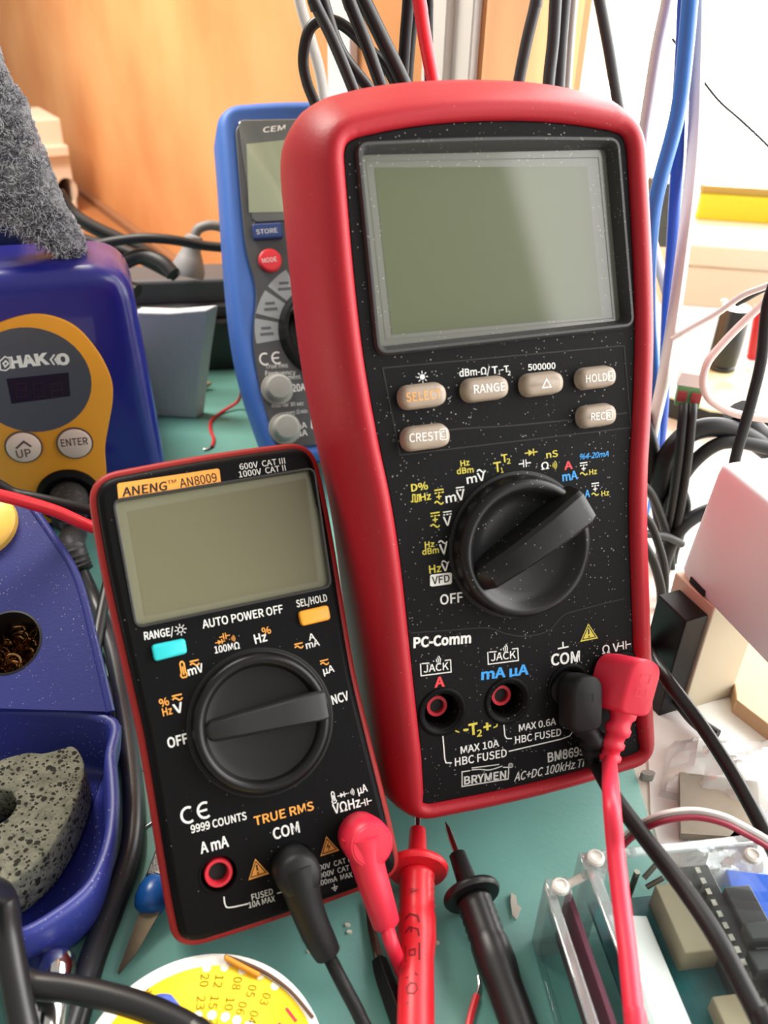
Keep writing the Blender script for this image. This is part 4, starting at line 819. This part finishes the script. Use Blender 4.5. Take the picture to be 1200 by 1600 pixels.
for pts, r, l in (([(60,385,505),(110,392,505),(145,384,505),(185,376,505),(225,372,505),(270,375,508),(320,384,515),(370,388,520),(420,392,522)], 2.9, 'black lead running level in front of the grey mains plug'),
        ([(90,300,540),(110,330,538),(140,352,536),(190,376,536),(240,402,536),(275,430,530)], 4.5, 'black cable sloping down from the beige junction box'),
        ([(80,350,520),(130,375,520),(180,388,522),(225,405,520),(262,424,514)], 4.0, 'black cable sloping down in the middle of the bunch behind the station'),
        ([(120,415,505),(165,428,505),(190,412,505),(222,400,505),(252,410,500),(270,428,496)], 4.6, 'black cable arching over in the bunch beside the blue station'),
        ([(90,365,512),(140,398,512),(180,436,508),(215,455,500)], 4.2, 'lowest black cable of the bunch beside the blue station')):
    cable('mains_cable', [Y(x, y, d) for x, y, d in pts], r, mat('dull_black_cable', (36,37,38), .5), l, 'cable', 'black cables behind the soldering station')
# grey pouch
pq = lambda pts, y: [Y(x, px, y) for x, px in pts]
fr0 = [Z(205,648), Z(306,654), Y(313,560,np.linalg.norm(Z(306,654)[1:2])), Y(324,484,Z(306,654)[1]+2), Y(265,489,Z(306,654)[1]+2), Y(205,487,Z(306,654)[1]+2), Y(203,560,Z(306,654)[1])]
b0 = fr0[0][1]; cxx = 26
mid = [q+np.array([2, 9, 0]) for q in fr0]; bk = [q+np.array([3+2*(i in (2,3)), 9, -.5*(i == 1)]) for i, q in enumerate(fr0)]
pg = MB().loft([[q for q in fr0], [q+np.array([3.5,7,0]) for q in fr0], bk]); pg.build('grey_pouch', mat('grey_pouch_fabric', (204,206,209), .7, bump=(300,.2)), None, 'grey soft pouch standing on the mat right of the soldering station', 'pouch', bevel=1.5)
hw = root('hookup_wire', 'thin red wire curling on the mat left of the blue multimeter', 'wire', loc=Z(350, 660))
MB().tube(smooth([Z(377,612,14), Z(371,628,5), Z(345,645,1), Z(330,658,1), Z(329,672,1), Z(334,686,1), Z(331,698,1)], 8), .95, 0, 8).build('insulation', mat('red_wire', (214,40,50), .4), hw)
MB().tube([Z(331,698,1), Z(324,702,1), Z(318,702,1)], .6, 0, 8).build('bare_end', M_STEEL, hw, 'bare silver end')
cl = MB(); q = Z(316, 603, 3); cl.lathe(q, unit((1,.2,.3)), [(1.5,-5),(2.2,-3),(2.2,3),(1.2,6)], 0, 12); cl.build('brass_pin', mat('dull_brass', (176,158,128), .4, metal=.6), None, 'small pale pin on the mat behind the grey pouch', 'pin')
# red and black leads crossing left of the small meter
cable('test_lead', [Y(-200,770,235), Y(-70,760,243), Y(-10,772,245), Y(35,783,247), Y(90,800,250), Y(140,822,252), Y(210,845,262), Y(270,880,272), Z(330,900,2.4)], 2.3, M_REDL, 'red lead crossing at left between the iron holder and the small multimeter')
cable('test_lead', [Y(-200,735,262), Y(-40,745,262), Y(20,770,262), Y(50,777,260), Y(95,787,260), Y(140,797,262), Y(200,812,270), Y(270,850,282), Z(330,870,2.3)], 2.2, M_LEADT, 'black lead crossing at left just above the red lead')

# ================================================================== leads hanging behind the big meter
HG = 'leads hanging behind the large multimeter'
for pts, r, m, l in (
    ([(470,-60),(490,0),(520,62),(555,147),(590,240)], 2.6, M_LEAD, 'leftmost of the straight black leads hanging behind the large multimeter'),
    ([(490,-60),(505,0),(533,80),(580,142),(650,240)], 2.5, M_LEAD, 'second black lead from the left hanging behind the large multimeter'),
    ([(525,-60),(545,0),(572,68),(598,140),(640,250)], 2.9, M_LEAD, 'third black lead from the left hanging behind the large multimeter'),
    ([(540,-60),(568,0),(600,66),(632,132),(680,240)], 3.3, M_LEAD, 'thickest of the slanting black leads left of the red one'),
    ([(500,220),(495,172),(480,130),(474,95),(479,58),(490,38),(508,31),(530,36),(552,52),(575,76),(600,100),(622,140),(650,210)], 2.4, M_LEAD, 'black lead bent in a tight loop above the blue multimeter'),
    ([(640,-60),(638,0),(633,65),(629,135),(625,240)], 2.6, M_LEADT, 'black lead hanging just left of the red one'),
    ([(645,-60),(648,0),(642,60),(637,130),(634,240)], 2.3, M_LEADT, 'black lead hanging close behind the red one'),
    ([(668,-60),(669,0),(669,60),(671,130),(675,240)], 2.2, M_LEADT, 'black lead hanging just right of the red one'),
    ([(645,-60),(655,0),(664,60),(677,130),(695,240)], 3.0, M_REDL, 'red lead hanging among the black ones behind the large multimeter'),
    ([(845,-60),(838,0),(824,60),(811,125),(790,240)], 2.9, mat('soft_black_cable', (48,49,50), .5), 'black cable hanging just right of the white window post'),
    ([(872,-60),(868,0),(864,65),(857,130),(850,240)], 3.0, mat('soft_black_cable', (48,49,50), .5), 'left strand of the black pair hanging behind the right half of the large multimeter'),
    ([(885,-60),(882,0),(877,65),(873,132),(866,240)], 3.0, mat('soft_black_cable', (48,49,50), .5), 'right strand of the black pair hanging behind the right half of the large multimeter'),
    ([(925,-60),(937,0),(952,80),(966,165),(985,260)], 2.8, mat('soft_black_cable', (48,49,50), .5), 'black cable passing the top right corner of the large multimeter')):
    hk_ = globals().get('hk_', -1)+1; yy = (318 if hk_ == 8 else 325+6.8*hk_) if hk_ < 9 else 386+6.8*(hk_-9); r *= .86*yy/(345 if hk_ < 9 else 395)
    cable('hanging_lead', hang([Y(x, y, yy) for x, y in pts]) if pts[0][1] < 0 else [Y(x, y, yy) for x, y in pts], r, m, l, 'cable', HG)
cable('white_cable', [Y(430,-240,410), Y(458,-60,410), Y(468,0,410), Y(485,60,410), Y(499,110,410), Y(507,165,410), Y(512,260,410), Y(530,450,412), Y(545,640,414)], 2.4, mat('white_cable', (226,224,220), .5), 'white cable hanging in front of the orange wall', 'cable')
cable('grey_cable', [Y(908,-240,420), Y(900,-60,420), Y(896,0,420), Y(891,60,420), Y(886,134,420), Y(880,240,420), Y(870,450,420), Y(860,650,420)], 2.0, mat('grey_cable', (176,172,166), .5), 'pale grey cable hanging right of the black pair', 'cable')
# ---------------------------------------------------------------- network and other cables at the right
M_ETH = mat('blue_cable', (52,112,190), .4)
cable('network_cable', [Y(1110,-400,350), Y(1095,-200,350), Y(1083,-60,350), Y(1078,0,350), Y(1071,80,350), Y(1062,160,350), Y(1050,215,350), Y(1032,280,350), Y(1020,340,350), Y(1014,420,350), Y(1015,500,352), Y(1020,570,354), Y(1022,650,356), Y(1016,740,358), Y(1000,830,360)], 3.0, M_ETH, 'blue network cable hanging at right, nearer of the two', 'cable', 'blue network cables')
cable('network_cable', [Y(1080,-400,362), Y(1076,-200,362), Y(1072,-60,362), Y(1070,0,362), Y(1066,80,362), Y(1060,180,362), Y(1058,260,362), Y(1054,330,362), Y(1050,400,362), Y(1044,470,364), Y(1040,560,366), Y(1034,660,368), Y(1026,740,370)], 2.7, mat('blue_cable_deep', (40,84,178), .4), 'darker blue network cable hanging just behind the nearer one', 'cable', 'blue network cables')
M_WC = mat('white_cable', (226,224,220), .5)
cable('ribbon_cable', [Y(1100,-400,362), Y(1095,-200,362), Y(1092,-60,362), Y(1090,60,362), Y(1086,200,360), Y(1078,300,354), Y(1066,400,349), Y(1052,500,346), Y(1035,600,347), Y(1018,680,348), Y(1005,770,350), Y(992,850,352)], 4.4, M_WC, 'wide flat white cable running down the right side of the large multimeter', 'cable', None, 12, 10, None, .6)
cable('white_cable', [Y(1080,-400,372), Y(1065,-200,372), Y(1050,-60,372), Y(1043,0,372), Y(1028,70,372), Y(1015,150,372), Y(1005,220,372), Y(1003,290,372), Y(1010,335,372), Y(1022,390,374), Y(1034,430,378), Y(1045,470,380)], 2.4, mat('soft_white_cable', (214,210,206), .5), 'thin white cable bending beside the top right of the large multimeter', 'cable')
cable('pink_cable', [Y(1004,600,338), Y(1006,650,338), Y(1005,700,338), Y(1000,760,338), Y(993,830,338)], 2.4, mat('pink_cable', (196,160,160), .5), 'dusky pink cable close to the right edge of the large multimeter', 'cable')
cable('thin_wire', [Y(1050,60,520), Y(1105,135,520), Y(1128,162,520), Y(1160,190,520), Y(1200,228,520), Y(1260,290,520)], .9, M_LEAD, 'thin black wire sloping across the bright window at top right', 'wire')

# ================================================================== right background: sill box, yellow level, bare board
sb = root('storage_box', 'long beige white storage box at the right back under the yellow bar', 'box', loc=Z(1180, 485))
A = Z(1048, 478, -2); B = Z(1330, 500, -2); ax = unit(B-A); nb = unit(np.cross((0,0,1), ax)); BF = Fr((A[0], A[1], -2), np.stack([ax, nb, (0,0,1)], 1)); Lb = np.linalg.norm(B-A)
def htop(px, py): # height over the worktop of a pixel on the box front
    d = ray(px, py); t = ((BF.o-CC)@nb)/(d@nb); return float((CC+t*d)[2]+2)
hA, hM = htop(1120, 384), htop(1120, 418)
M_SB = mat('pale_box', (224,218,204), .5)
MB().box((Lb/2, 60, hM/2), (Lb+20, 120, hM-1)).build('box_body', M_SB, sb, frame=BF, bevel=2)
MB().box((Lb/2, 60, (hM+hA)/2), (Lb+24, 124, hA-hM)).build('box_lid', M_SB, sb, frame=BF, bevel=2)
d0 = 90
def on_dep(px, py, dep): 
    d = ray(px, py); o = BF.o+nb*dep; t = ((o-CC)@nb)/(d@nb); return BF.M.T@(CC+t*d-BF.o)
u0, _, z0 = on_dep(1086, 352, d0); u1 = Lb+10; _, _, z1 = on_dep(1086, 314, d0)
lv = root('yellow_bar', 'yellow bar lying along the back of the beige storage box', 'bar', loc=BF.W(u0, d0, hA))
MB().box(((u0+u1)/2, d0+9, hA+(z1-z0)/2), (u1-u0, 18, z1-z0)).build('bar_body', mat('bright_yellow', (206,206,44), .45), lv, frame=BF, bevel=1)
MB().box(((u0+u1)/2, d0+14, hA+(z1-z0)+3.5), (u1-u0, 14, 7)).build('olive_edge', mat('olive_edge', (170,152,84), .5), lv, 'olive brown top edge', frame=BF, bevel=.6)
q = Y(1032, 345, 470); MB().box(q+np.array([0,0,10]), (17, 20, 22)).box(q+np.array([0,0,-6]), (15, 18, 12)).build('dark_adapter', mat('dark_olive_box', (76,76,66), .5), None, 'small dark box half hidden behind the blue network cables', 'box', bevel=1)
# bare circuit board with parts standing up
bd = root('circuit_board', 'bare yellowish circuit board with tall black capacitor at right behind the multimeter', 'circuit board', loc=Z(1130, 600, 12))
bz_ = 14.
bo = [Z(x, y, bz_) for x, y in ((1028,612),(1050,570),(1130,556),(1270,590),(1290,660),(1190,650),(1110,640))]
MB().loft([[q-np.array([0,0,1.6]) for q in bo], bo]).build('board', mat('yellow_board', (240,238,212), .4, mottle=((216,204,60), 45, .7)), bd)
sp_ = inset([q[:2] for q in bo], 4)
MB().loft([[np.array([*q, z]) for q in sp_] for z in (-1.9, 12.3)]).build('spacer', mat('dark_spacer', (40,42,40), .6), bd)
def capac(px, py, tx, ty, r, h, label, m):
    a = Z(px, py, bz_); t = np.array(Y(tx, ty, a[1]-2)); ax = unit(t-a); L = np.linalg.norm(t-a)
    o = MB().lathe(a, ax, [(r*.9,0),(r,1),(r,3),(r*.93,3.8),(r,4.6),(r,L-.8),(r*.94,L)], 0, 32, True, False).build('capacitor', m, bd, label)
    MB().lathe(a, ax, [(r*.94,L),(r*.8,L-.3),(.01,L-.3)], 0, 32, False, True).build('capacitor_top', mat('aluminium_top', (232,232,228), .35, metal=.4), o)
M_CAPB = mat('black_sleeve', (34,36,36), .35)
capac(1126, 575, 1152, 480, 9.6, 30, 'tall black capacitor with a pale top', M_CAPB)
capac(1176, 560, 1190, 478, 4.0, 20, 'small red capacitor behind the black one', mat('red_sleeve', (196,40,56), .4))
capac(1150, 550, 1131, 468, 2.0, 20, 'slim white post', M_WC)
# white moulded cover on the board
cvq = [Z(x, y, bz_) for x, y in ((1040,590),(1100,572),(1112,600),(1052,618))]
tb = root('terminal_block', 'green two-way terminal block with two black wires, right of the large multimeter', 'connector', loc=Y(1076, 635, 330))
q = Y(1076, 622, 330); TF = Fr(q, rotz(-.3)); 
g = MB().box((0, 6, 0), (10.5, 11, 9.5)); g.build('block', mat('terminal_green', (92,150,98), .45), tb, frame=TF, bevel=.5)
MB().box((0, 6, 7.6), (12.6, 11, 6.0), 0, None, .8).build('screw_cover', mat('pale_cover', (226,226,220), .4), tb, frame=TF, bevel=.6)
for s in (-2.9, 2.9):
    MB().box((s, -.1, .4), (4.0, .9, 4.4)).build('wire_entry', mat('red_entry', (150,56,60), .5), tb, 'dull red wire entry', frame=TF)
for s, x in ((0, 1068), (1, 1082)):
    cable('terminal_wire', [Y(x,632,327), Y(x-2,660,322), Y(x-8,720,320), Y(x-20,800,322), Y(x-36,880,326), Y(x-40,960,328)], 2.1, M_LEADT, ('left' if s == 0 else 'right')+' black wire running down from the green terminal block', 'wire', 'black wires of the green terminal block')
for pts, r, m, l in (
    ([(1290,390,332),(1215,455,330),(1160,505,326),(1122,545,322),(1104,570,320),(1099,600,320),(1110,625,320),(1140,643,320),(1180,652,320),(1260,660,320)], 1.7, mat('pink_white_wire', (214,190,184), .5), 'pinkish white wire curving under the black capacitor'),
    ([(1260,420,335),(1200,446,335),(1160,462,336),(1120,490,338),(1075,515,340),(1050,530,342)], 1.3, M_WC, 'thin white wire reaching left from the black capacitor'),
    ([(1270,425,340),(1200,448,340),(1165,466,342),(1150,474,344)], 1.6, M_LEAD, 'black wire touching the top of the black capacitor'),
    ([(1215,430,305),(1199,480,305),(1190,560,304),(1176,620,303),(1162,670,302),(1150,712,300),(1140,760,300)], 2.2, M_LEADT, 'black wire hanging in front of the circuit board at the right edge')):
    cable('hookup_wire', [Y(*q) for q in pts], r, m, l, 'wire')
# bundle of black cables right of the big meter
for pts, r, l in (
    ([(1030,770,335),(1042,715,335),(1075,678,338),(1125,668,340),(1180,690,342),(1240,740,344)], 4.6, 'thick black cable arching behind the white adapter box'),
    ([(1150,640,350),(1180,680,348),(1215,700,346),(1260,720,345)], 6.5, 'thickest black cable at the right edge above the white adapter box'),
    ([(1200,700,338),(1150,690,336),(1110,700,334),(1070,740,332),(1045,800,330),(1038,860,330)], 3.2, 'black cable leaning right in the bundle beside the large multimeter'),
    ([(995,752,312),(1015,768,314),(1030,800,318),(1045,850,322),(1050,905,326)], 2.0, 'uppermost black cable leaving the right edge of the large multimeter'),
    ([(990,800,300),(1012,812,300),(1027,845,300),(1038,890,300),(1036,940,300),(1020,975,300),(1008,985,300)], 1.9, 'black cable bent in a loop beside the right edge of the large multimeter'),
    ([(990,815,292),(1006,850,292),(1022,880,292),(1033,925,292),(1030,965,292),(1015,985,292),(1006,980,292)], 2.1, 'inner black cable loop beside the right edge of the large multimeter'),
    ([(1065,850,318),(1040,838,312),(1005,834,305),(985,835,300)], 1.9, 'black cable crossing level toward the white adapter box'),
    ([(1130,790,330),(1090,805,326),(1060,830,322),(1040,870,320),(1030,930,322)], 3.4, 'black cable coming down from behind the white adapter box'),
    ([(1060,760,336),(1070,790,334),(1062,830,332),(1048,880,330),(1052,960,330),(1070,1040,322)], 3.0, 'black cable dropping straight behind the beige crate'),
    ([(996,640,346),(1012,700,343),(1028,760,340),(1040,830,336),(1044,920,334),(1056,1000,330),(1090,1090,318)], 5.2, 'thick black cable running down the left side of the beige crate')):
    cable('black_cable', [Y(*q) for q in pts], r, M_LEADT, l, 'cable', 'black cables bundled right of the large multimeter')
cable('test_lead', [BG.P(985,960,30), Y(1012,1010,238), Z(1035,1052,40), Z(1085,1118,34), Z(1130,1185,30), Z(1165,1245,28), Z(1200,1312,26), Z(1250,1420,24), Z(1300,1560,6)], 2.35, M_LEAD, 'black lead coming from behind the large multimeter toward the right edge')
cable('test_lead', [Z(1000,960,30), Z(1020,1030,16), Z(1050,1080,6), Z(1085,1125,3), Z(1120,1150,3)], 2.6, M_LEADT, 'black lead lying between the large multimeter and the beige crate')
# beige crate, wooden crate and white adapter box
M_CR = mat('beige_wood', (206,194,170), .55, mottle=((190,176,150), 20, .5)); M_PINE = mat('light_pine', (200,166,128), .55, mottle=((184,146,106), 14, .6))
A, B = Z(1066, 1112, -2), Z(1142, 1088, -2); hz_ = 52
C = Z(1240, 1180, -2)
ax = unit(B-A); nb = unit(np.cross((0,0,1), ax)); CF = Fr(A, np.stack([ax, nb, (0,0,1)], 1)); Lc = np.linalg.norm(B-A)
MB().box((-5.5, 9, 24), (10, 16, 48)).build('black_supply', M_LEADT, None, 'small upright black box against the left side of the beige block', 'box', bevel=.6, frame=CF)
MB().box((Lc/2, 11, hz_/2), (Lc, 22, hz_)).build('beige_crate', M_CR, None, 'narrow beige wooden block under the white adapter box', 'block', bevel=.6, frame=CF)
pz = 5.
pt = [Z(1150,1094,pz), Z(1340,1240,pz), Z(1330,960,pz), Z(1132,940,pz)]
MB().loft([[np.array([q[0], q[1], z]) for q in pt] for z in (-2, pz)]).build('pine_board', M_PINE, None, 'light pine board lying below the right side of the white adapter box', 'board', bevel=.6)
z0_, z1_ = 50.2, 98
wq = [Z(1062,885,z0_+2), Z(1222,1052,z0_+2)]; ax = unit(wq[1]-wq[0]); nb = unit(np.cross((0,0,1), ax)); WF = Fr((wq[0][0], wq[0][1], z0_), np.stack([ax, nb, (0,0,1)], 1))
Lw = 95; wb = roundpoly([(0,0,4),(Lw,0,4),(Lw,56,4),(0,56,4)], 5)
def sw_(q, k): return [np.array([Lw/2+(p[0]-Lw/2)*k, 40+(p[1]-40)*k]) for p in q]
ad = root('adapter_box', 'large white plastic adapter box at the right edge resting on a beige wooden block', 'adapter', loc=WF.W(Lw/2, 40, 0))
MB().loft([[(*p, z) for p in sw_(wb, k)] for z, k in ((0,.985),(2,1.0),(z1_-z0_-4,.955),(z1_-z0_-1,.945),(z1_-z0_,.92))]).build('casing', mat('white_casing', (226,240,242), .35), ad, frame=WF, sharp=50)
MB().box((12, .3, 1.6), (9, 1.5, 2.4)).build('vent_slot', M_DARK, ad, 'dark slot at the lower edge', frame=WF)

# ================================================================== clear bags and the acrylic case, right foreground
M_BAG = clear('clear_bag_film', gloss=.14, rough=.10, body=.35)
def bag(name, pts, label, hgt, seed, filler=None):
    c = np.mean([Z(*q, 0) for q in pts], 0); rr = random.Random(seed); n = 22; mb = MB(); q = [Z(*p, 0)[:2] for p in pts]; vs = []; fs = []
    for side in (1, 0):
        for i in range(n+1):
            for j in range(n+1):
                s, t = i/n, j/n; p = (1-s)*(1-t)*q[0]+s*(1-t)*q[1]+s*t*q[2]+(1-s)*t*q[3]
                e = min(s, 1-s, t, 1-t)*2; zz = hgt*(min(1, e*2.2)**.6)*(.75+.25*math.sin(7*s+5*t+seed)+.14*math.sin(19*s-15*t+seed*2)+rr.uniform(-.07,.07)) if side else 0
                vs.append((p[0], p[1], zz-1.6 if side else -1.9))
    for sd in (0, 1):
        o = sd*(n+1)**2
        for i in range(n):
            for j in range(n):
                a = o+i*(n+1)+j; f = (a, a+n+1, a+n+2, a+1); fs.append(f if sd == 0 else f[::-1])
    mb.add(vs, fs); r = root(name, label, 'bag', loc=c); mb.build('film', M_BAG, r, sharp=25); return r
sh = MB(); so = [Z(x, y, -1.9)[:2] for x, y in ((1016,1268),(1034,1345),(1300,1420),(1330,1110),(1150,1090),(1010,1115))]
sh.loft([[(*q, -1.95) for q in so[::-1]], [(*q, -1.5) for q in so[::-1]]]).build('white_paper', mat('white_paper', (240,239,235), .6), None, 'sheet of white paper lying right of the green mat under the bags', 'paper')
b1 = bag('parts_bag', ((1030,1240),(1230,1290),(1230,1150),(1045,1160)), 'clear crinkled parts bag holding a grey packet on the white paper', 9, 2)
q = [Z(*p, 3) for p in ((1064,1302),(1190,1310),(1184,1222),(1062,1206))]; MB().loft([[p-np.array([0,0,3]) for p in q], q]).build('grey_packet', mat('antistatic_grey', (128,126,116), .4, mottle=((176,160,140), 25, .9)), b1, 'grey brown packet inside')
b2 = bag('parts_bag', ((1055,1400),(1210,1420),(1215,1310),(1070,1310)), 'clear crinkled bag with dusky pink contents nearest the acrylic case', 10, 5)
q = [Z(*p, 3) for p in ((1128,1370),(1166,1366),(1180,1310),(1150,1296),(1130,1318))]; MB().loft([[p-np.array([0,0,3]) for p in q], q]).build('pink_packet', mat('dusky_pink', (180,150,148), .4), b2, 'dusky pink packet inside')
for x, y, s, k in ((1130,1165,3.2,1.5),(1140,1178,3.6,1.2),(1158,1180,2.6,1.2),(1012,1210,2.6,1.4)):
    q = Z(x, y, 1); MB().loft([[q+np.array([math.cos(t)*s, math.sin(t)*s*.5, h]) for t in np.linspace(0, 6.28, 9)[:-1]] for h in (-2.4, 1)]).build('small_component', mat('grey_component', (150,148,142), .4), None, 'small grey component scattered on the white paper', 'component', 'small grey components on the white paper')
# acrylic case
AC = Fr((Z(848,1392,26)[0], Z(848,1392,26)[1], 0), rotz(.15))
ac = root('acrylic_case', 'clear acrylic case with circuit boards inside in the right foreground', 'case', AC)
M_ACR = clear('clear_acrylic', (248,251,251), .015, .03, .0, .07); M_ACE = clear('acrylic_edge', (240,248,248), .16, .06, .14)
def slab(name, c, size, m=M_ACR, lab=None, par=None): return MB().box(c, size).build(name, m, par or ac, lab, bevel=.3)
DW, DD = 62, 74
slab('side_panel', (1.2, -DD/2, 14), (2.4, DD, 28)); slab('side_panel', (12.5, -DD/2+2, 17.5), (2.4, DD+4, 33))
slab('side_edge', (1.2, -DD/2, 28.4), (2.6, DD, 1.0), M_ACE); slab('side_edge', (12.5, -DD/2+2, 34.4), (3.0, DD+4, 1.0), M_ACE)
slab('top_panel', (38, -DD/2+2, 33), (50, DD+4, 2.2)); slab('base_panel', (32, -DD/2, 1.2), (64, DD, 2.4)); slab('back_panel', (36, 3, 17.5), (50, 2.2, 32))
slab('back_edge', (36, 3, 34.6), (50, 2.6, 1.2), M_ACE)
slab('corner_post', (3.5, -1.5, 15), (6.5, 5, 30), M_ACE); slab('corner_post', (13.5, 1.5, 17.8), (7, 5, 35.6), M_ACE)
for x, y, z in ((3.8,-2,30),(14,1.5,35.8),(58,-2,34.2)):
    o = MB().lathe((x, y, z), (0,0,1), [(2.3,-.3),(2.3,1),(1.6,1.5),(1.5,1.0),(.01,.8)], 0, 20).build('screw', mat('nylon_screw', (222,220,214), .4), ac)
MB().tube([(4,-2,29.5),(14,1,31)], 1.1, 0, 10).build('tie_bar', mat('nylon_bar', (196,186,176), .4), ac)
M_PCB = mat('teal_board', (16,104,106), .35, mottle=((30,40,38), 120, .5)); M_CHIP = mat('chip_beige', (150,138,110), .5); M_BCH = mat('chip_black', (30,30,30), .4)
pb_ = MB().box((40, -34, 10), (46, 76, 1.6)); pb_.build('main_board', M_PCB, ac)
MB().box((7, -36, 15), (1.4, 70, 22)).build('upright_board', mat('purple_board', (92,40,60), .4), ac, 'dark purple upright board')
lb_ = MB().box((24.5, -35, 15), (12, 62, 2), 0, rotx(0)@np.array([[math.cos(.25),0,math.sin(.25)],[0,1,0],[-math.sin(.25),0,math.cos(.25)]])); lb_.build('white_glare_strip', M_WHITE, ac, 'white slanted strip standing for reflected glare')  # wide white strip stands for the reflection in the clear top
for c, s, m, l in (((40,-8,15),(11,20,9),M_CHIP,'beige block'), ((44,-36,13.5),(12,16,6),M_CHIP,'smaller beige block'), ((50,-20,13),(10,58,5),M_BCH,'long black header strip'), ((30,-50,13),(14,24,5),M_WC,'white block'), ((59,-20,14),(8,40,7),M_BCH,'black block at the right')):
    MB().box(c, s).build('component', m, ac, l, bevel=.4)
pn = MB()
for i in range(16): pn.box((50, 6-i*3.4, 16.6), (1.4, 1.8, 2.4))
pn.build('header_pins', mat('pin_metal', (220,216,200), .25, metal=1), ac)
MB().tube([(29,4,11),(30,5,22)], .9, 0, 8).tube([(32,4,20),(36,6,23)], .8, 0, 8).tube([(33,3,17),(38,4,19)], .8, 0, 8).build('bent_pins', mat('dull_steel', (120,116,104), .3, metal=1), ac)
for px, py, nm, m, l, sz in ((1180,1435,'blue_card',mat('vivid_blue', (30,96,214), .35),'vivid blue card edge behind the acrylic case at the right edge',(26,20,8)),): 
    q = Z(px+30, py-10, 4); MB().box(q, sz, 0, rotz(-.1)).build(nm, m, None, l, 'card', bevel=.6)
q = Z(1215, 1470, 24); MB().box(q+np.array([2,0,4]), (24, 5, 4), 0, rotz(.1)).box(q+np.array([2,-6,1]), (24, 6, 4), 0, rotz(.1)).box(q+np.array([8,-3,-12]), (6, 5, 26), 0, rotz(.1)).build('black_clip', M_LEAD, None, 'black two-pronged clip at the right edge by the acrylic case', 'clip', bevel=.6)
# three-strand flat lead arching over
fl = root('flat_lead', 'white grey and dark red three-strand flat lead arching over the right foreground', 'cable', loc=Z(1080,1300,0))
arc = [(940,1352,24),(975,1308,34),(1005,1285,42),(1040,1271,48),(1085,1266,50),(1130,1275,50),(1165,1292,48),(1200,1312,46),(1250,1345,42)]
for i, (m, l) in enumerate(((M_WC,'white strand'),(mat('grey_strand', (120,112,108), .5),'grey strand'),(mat('dark_red_strand', (140,30,54), .5),'dark red strand'))):
    MB().tube(smooth([Z(x+.12*i*(1100-x)*.06, y+i*5.5, z-.3*i) for x, y, z in arc], 8), .85, 0, 8).build('strand', m, fl, l)
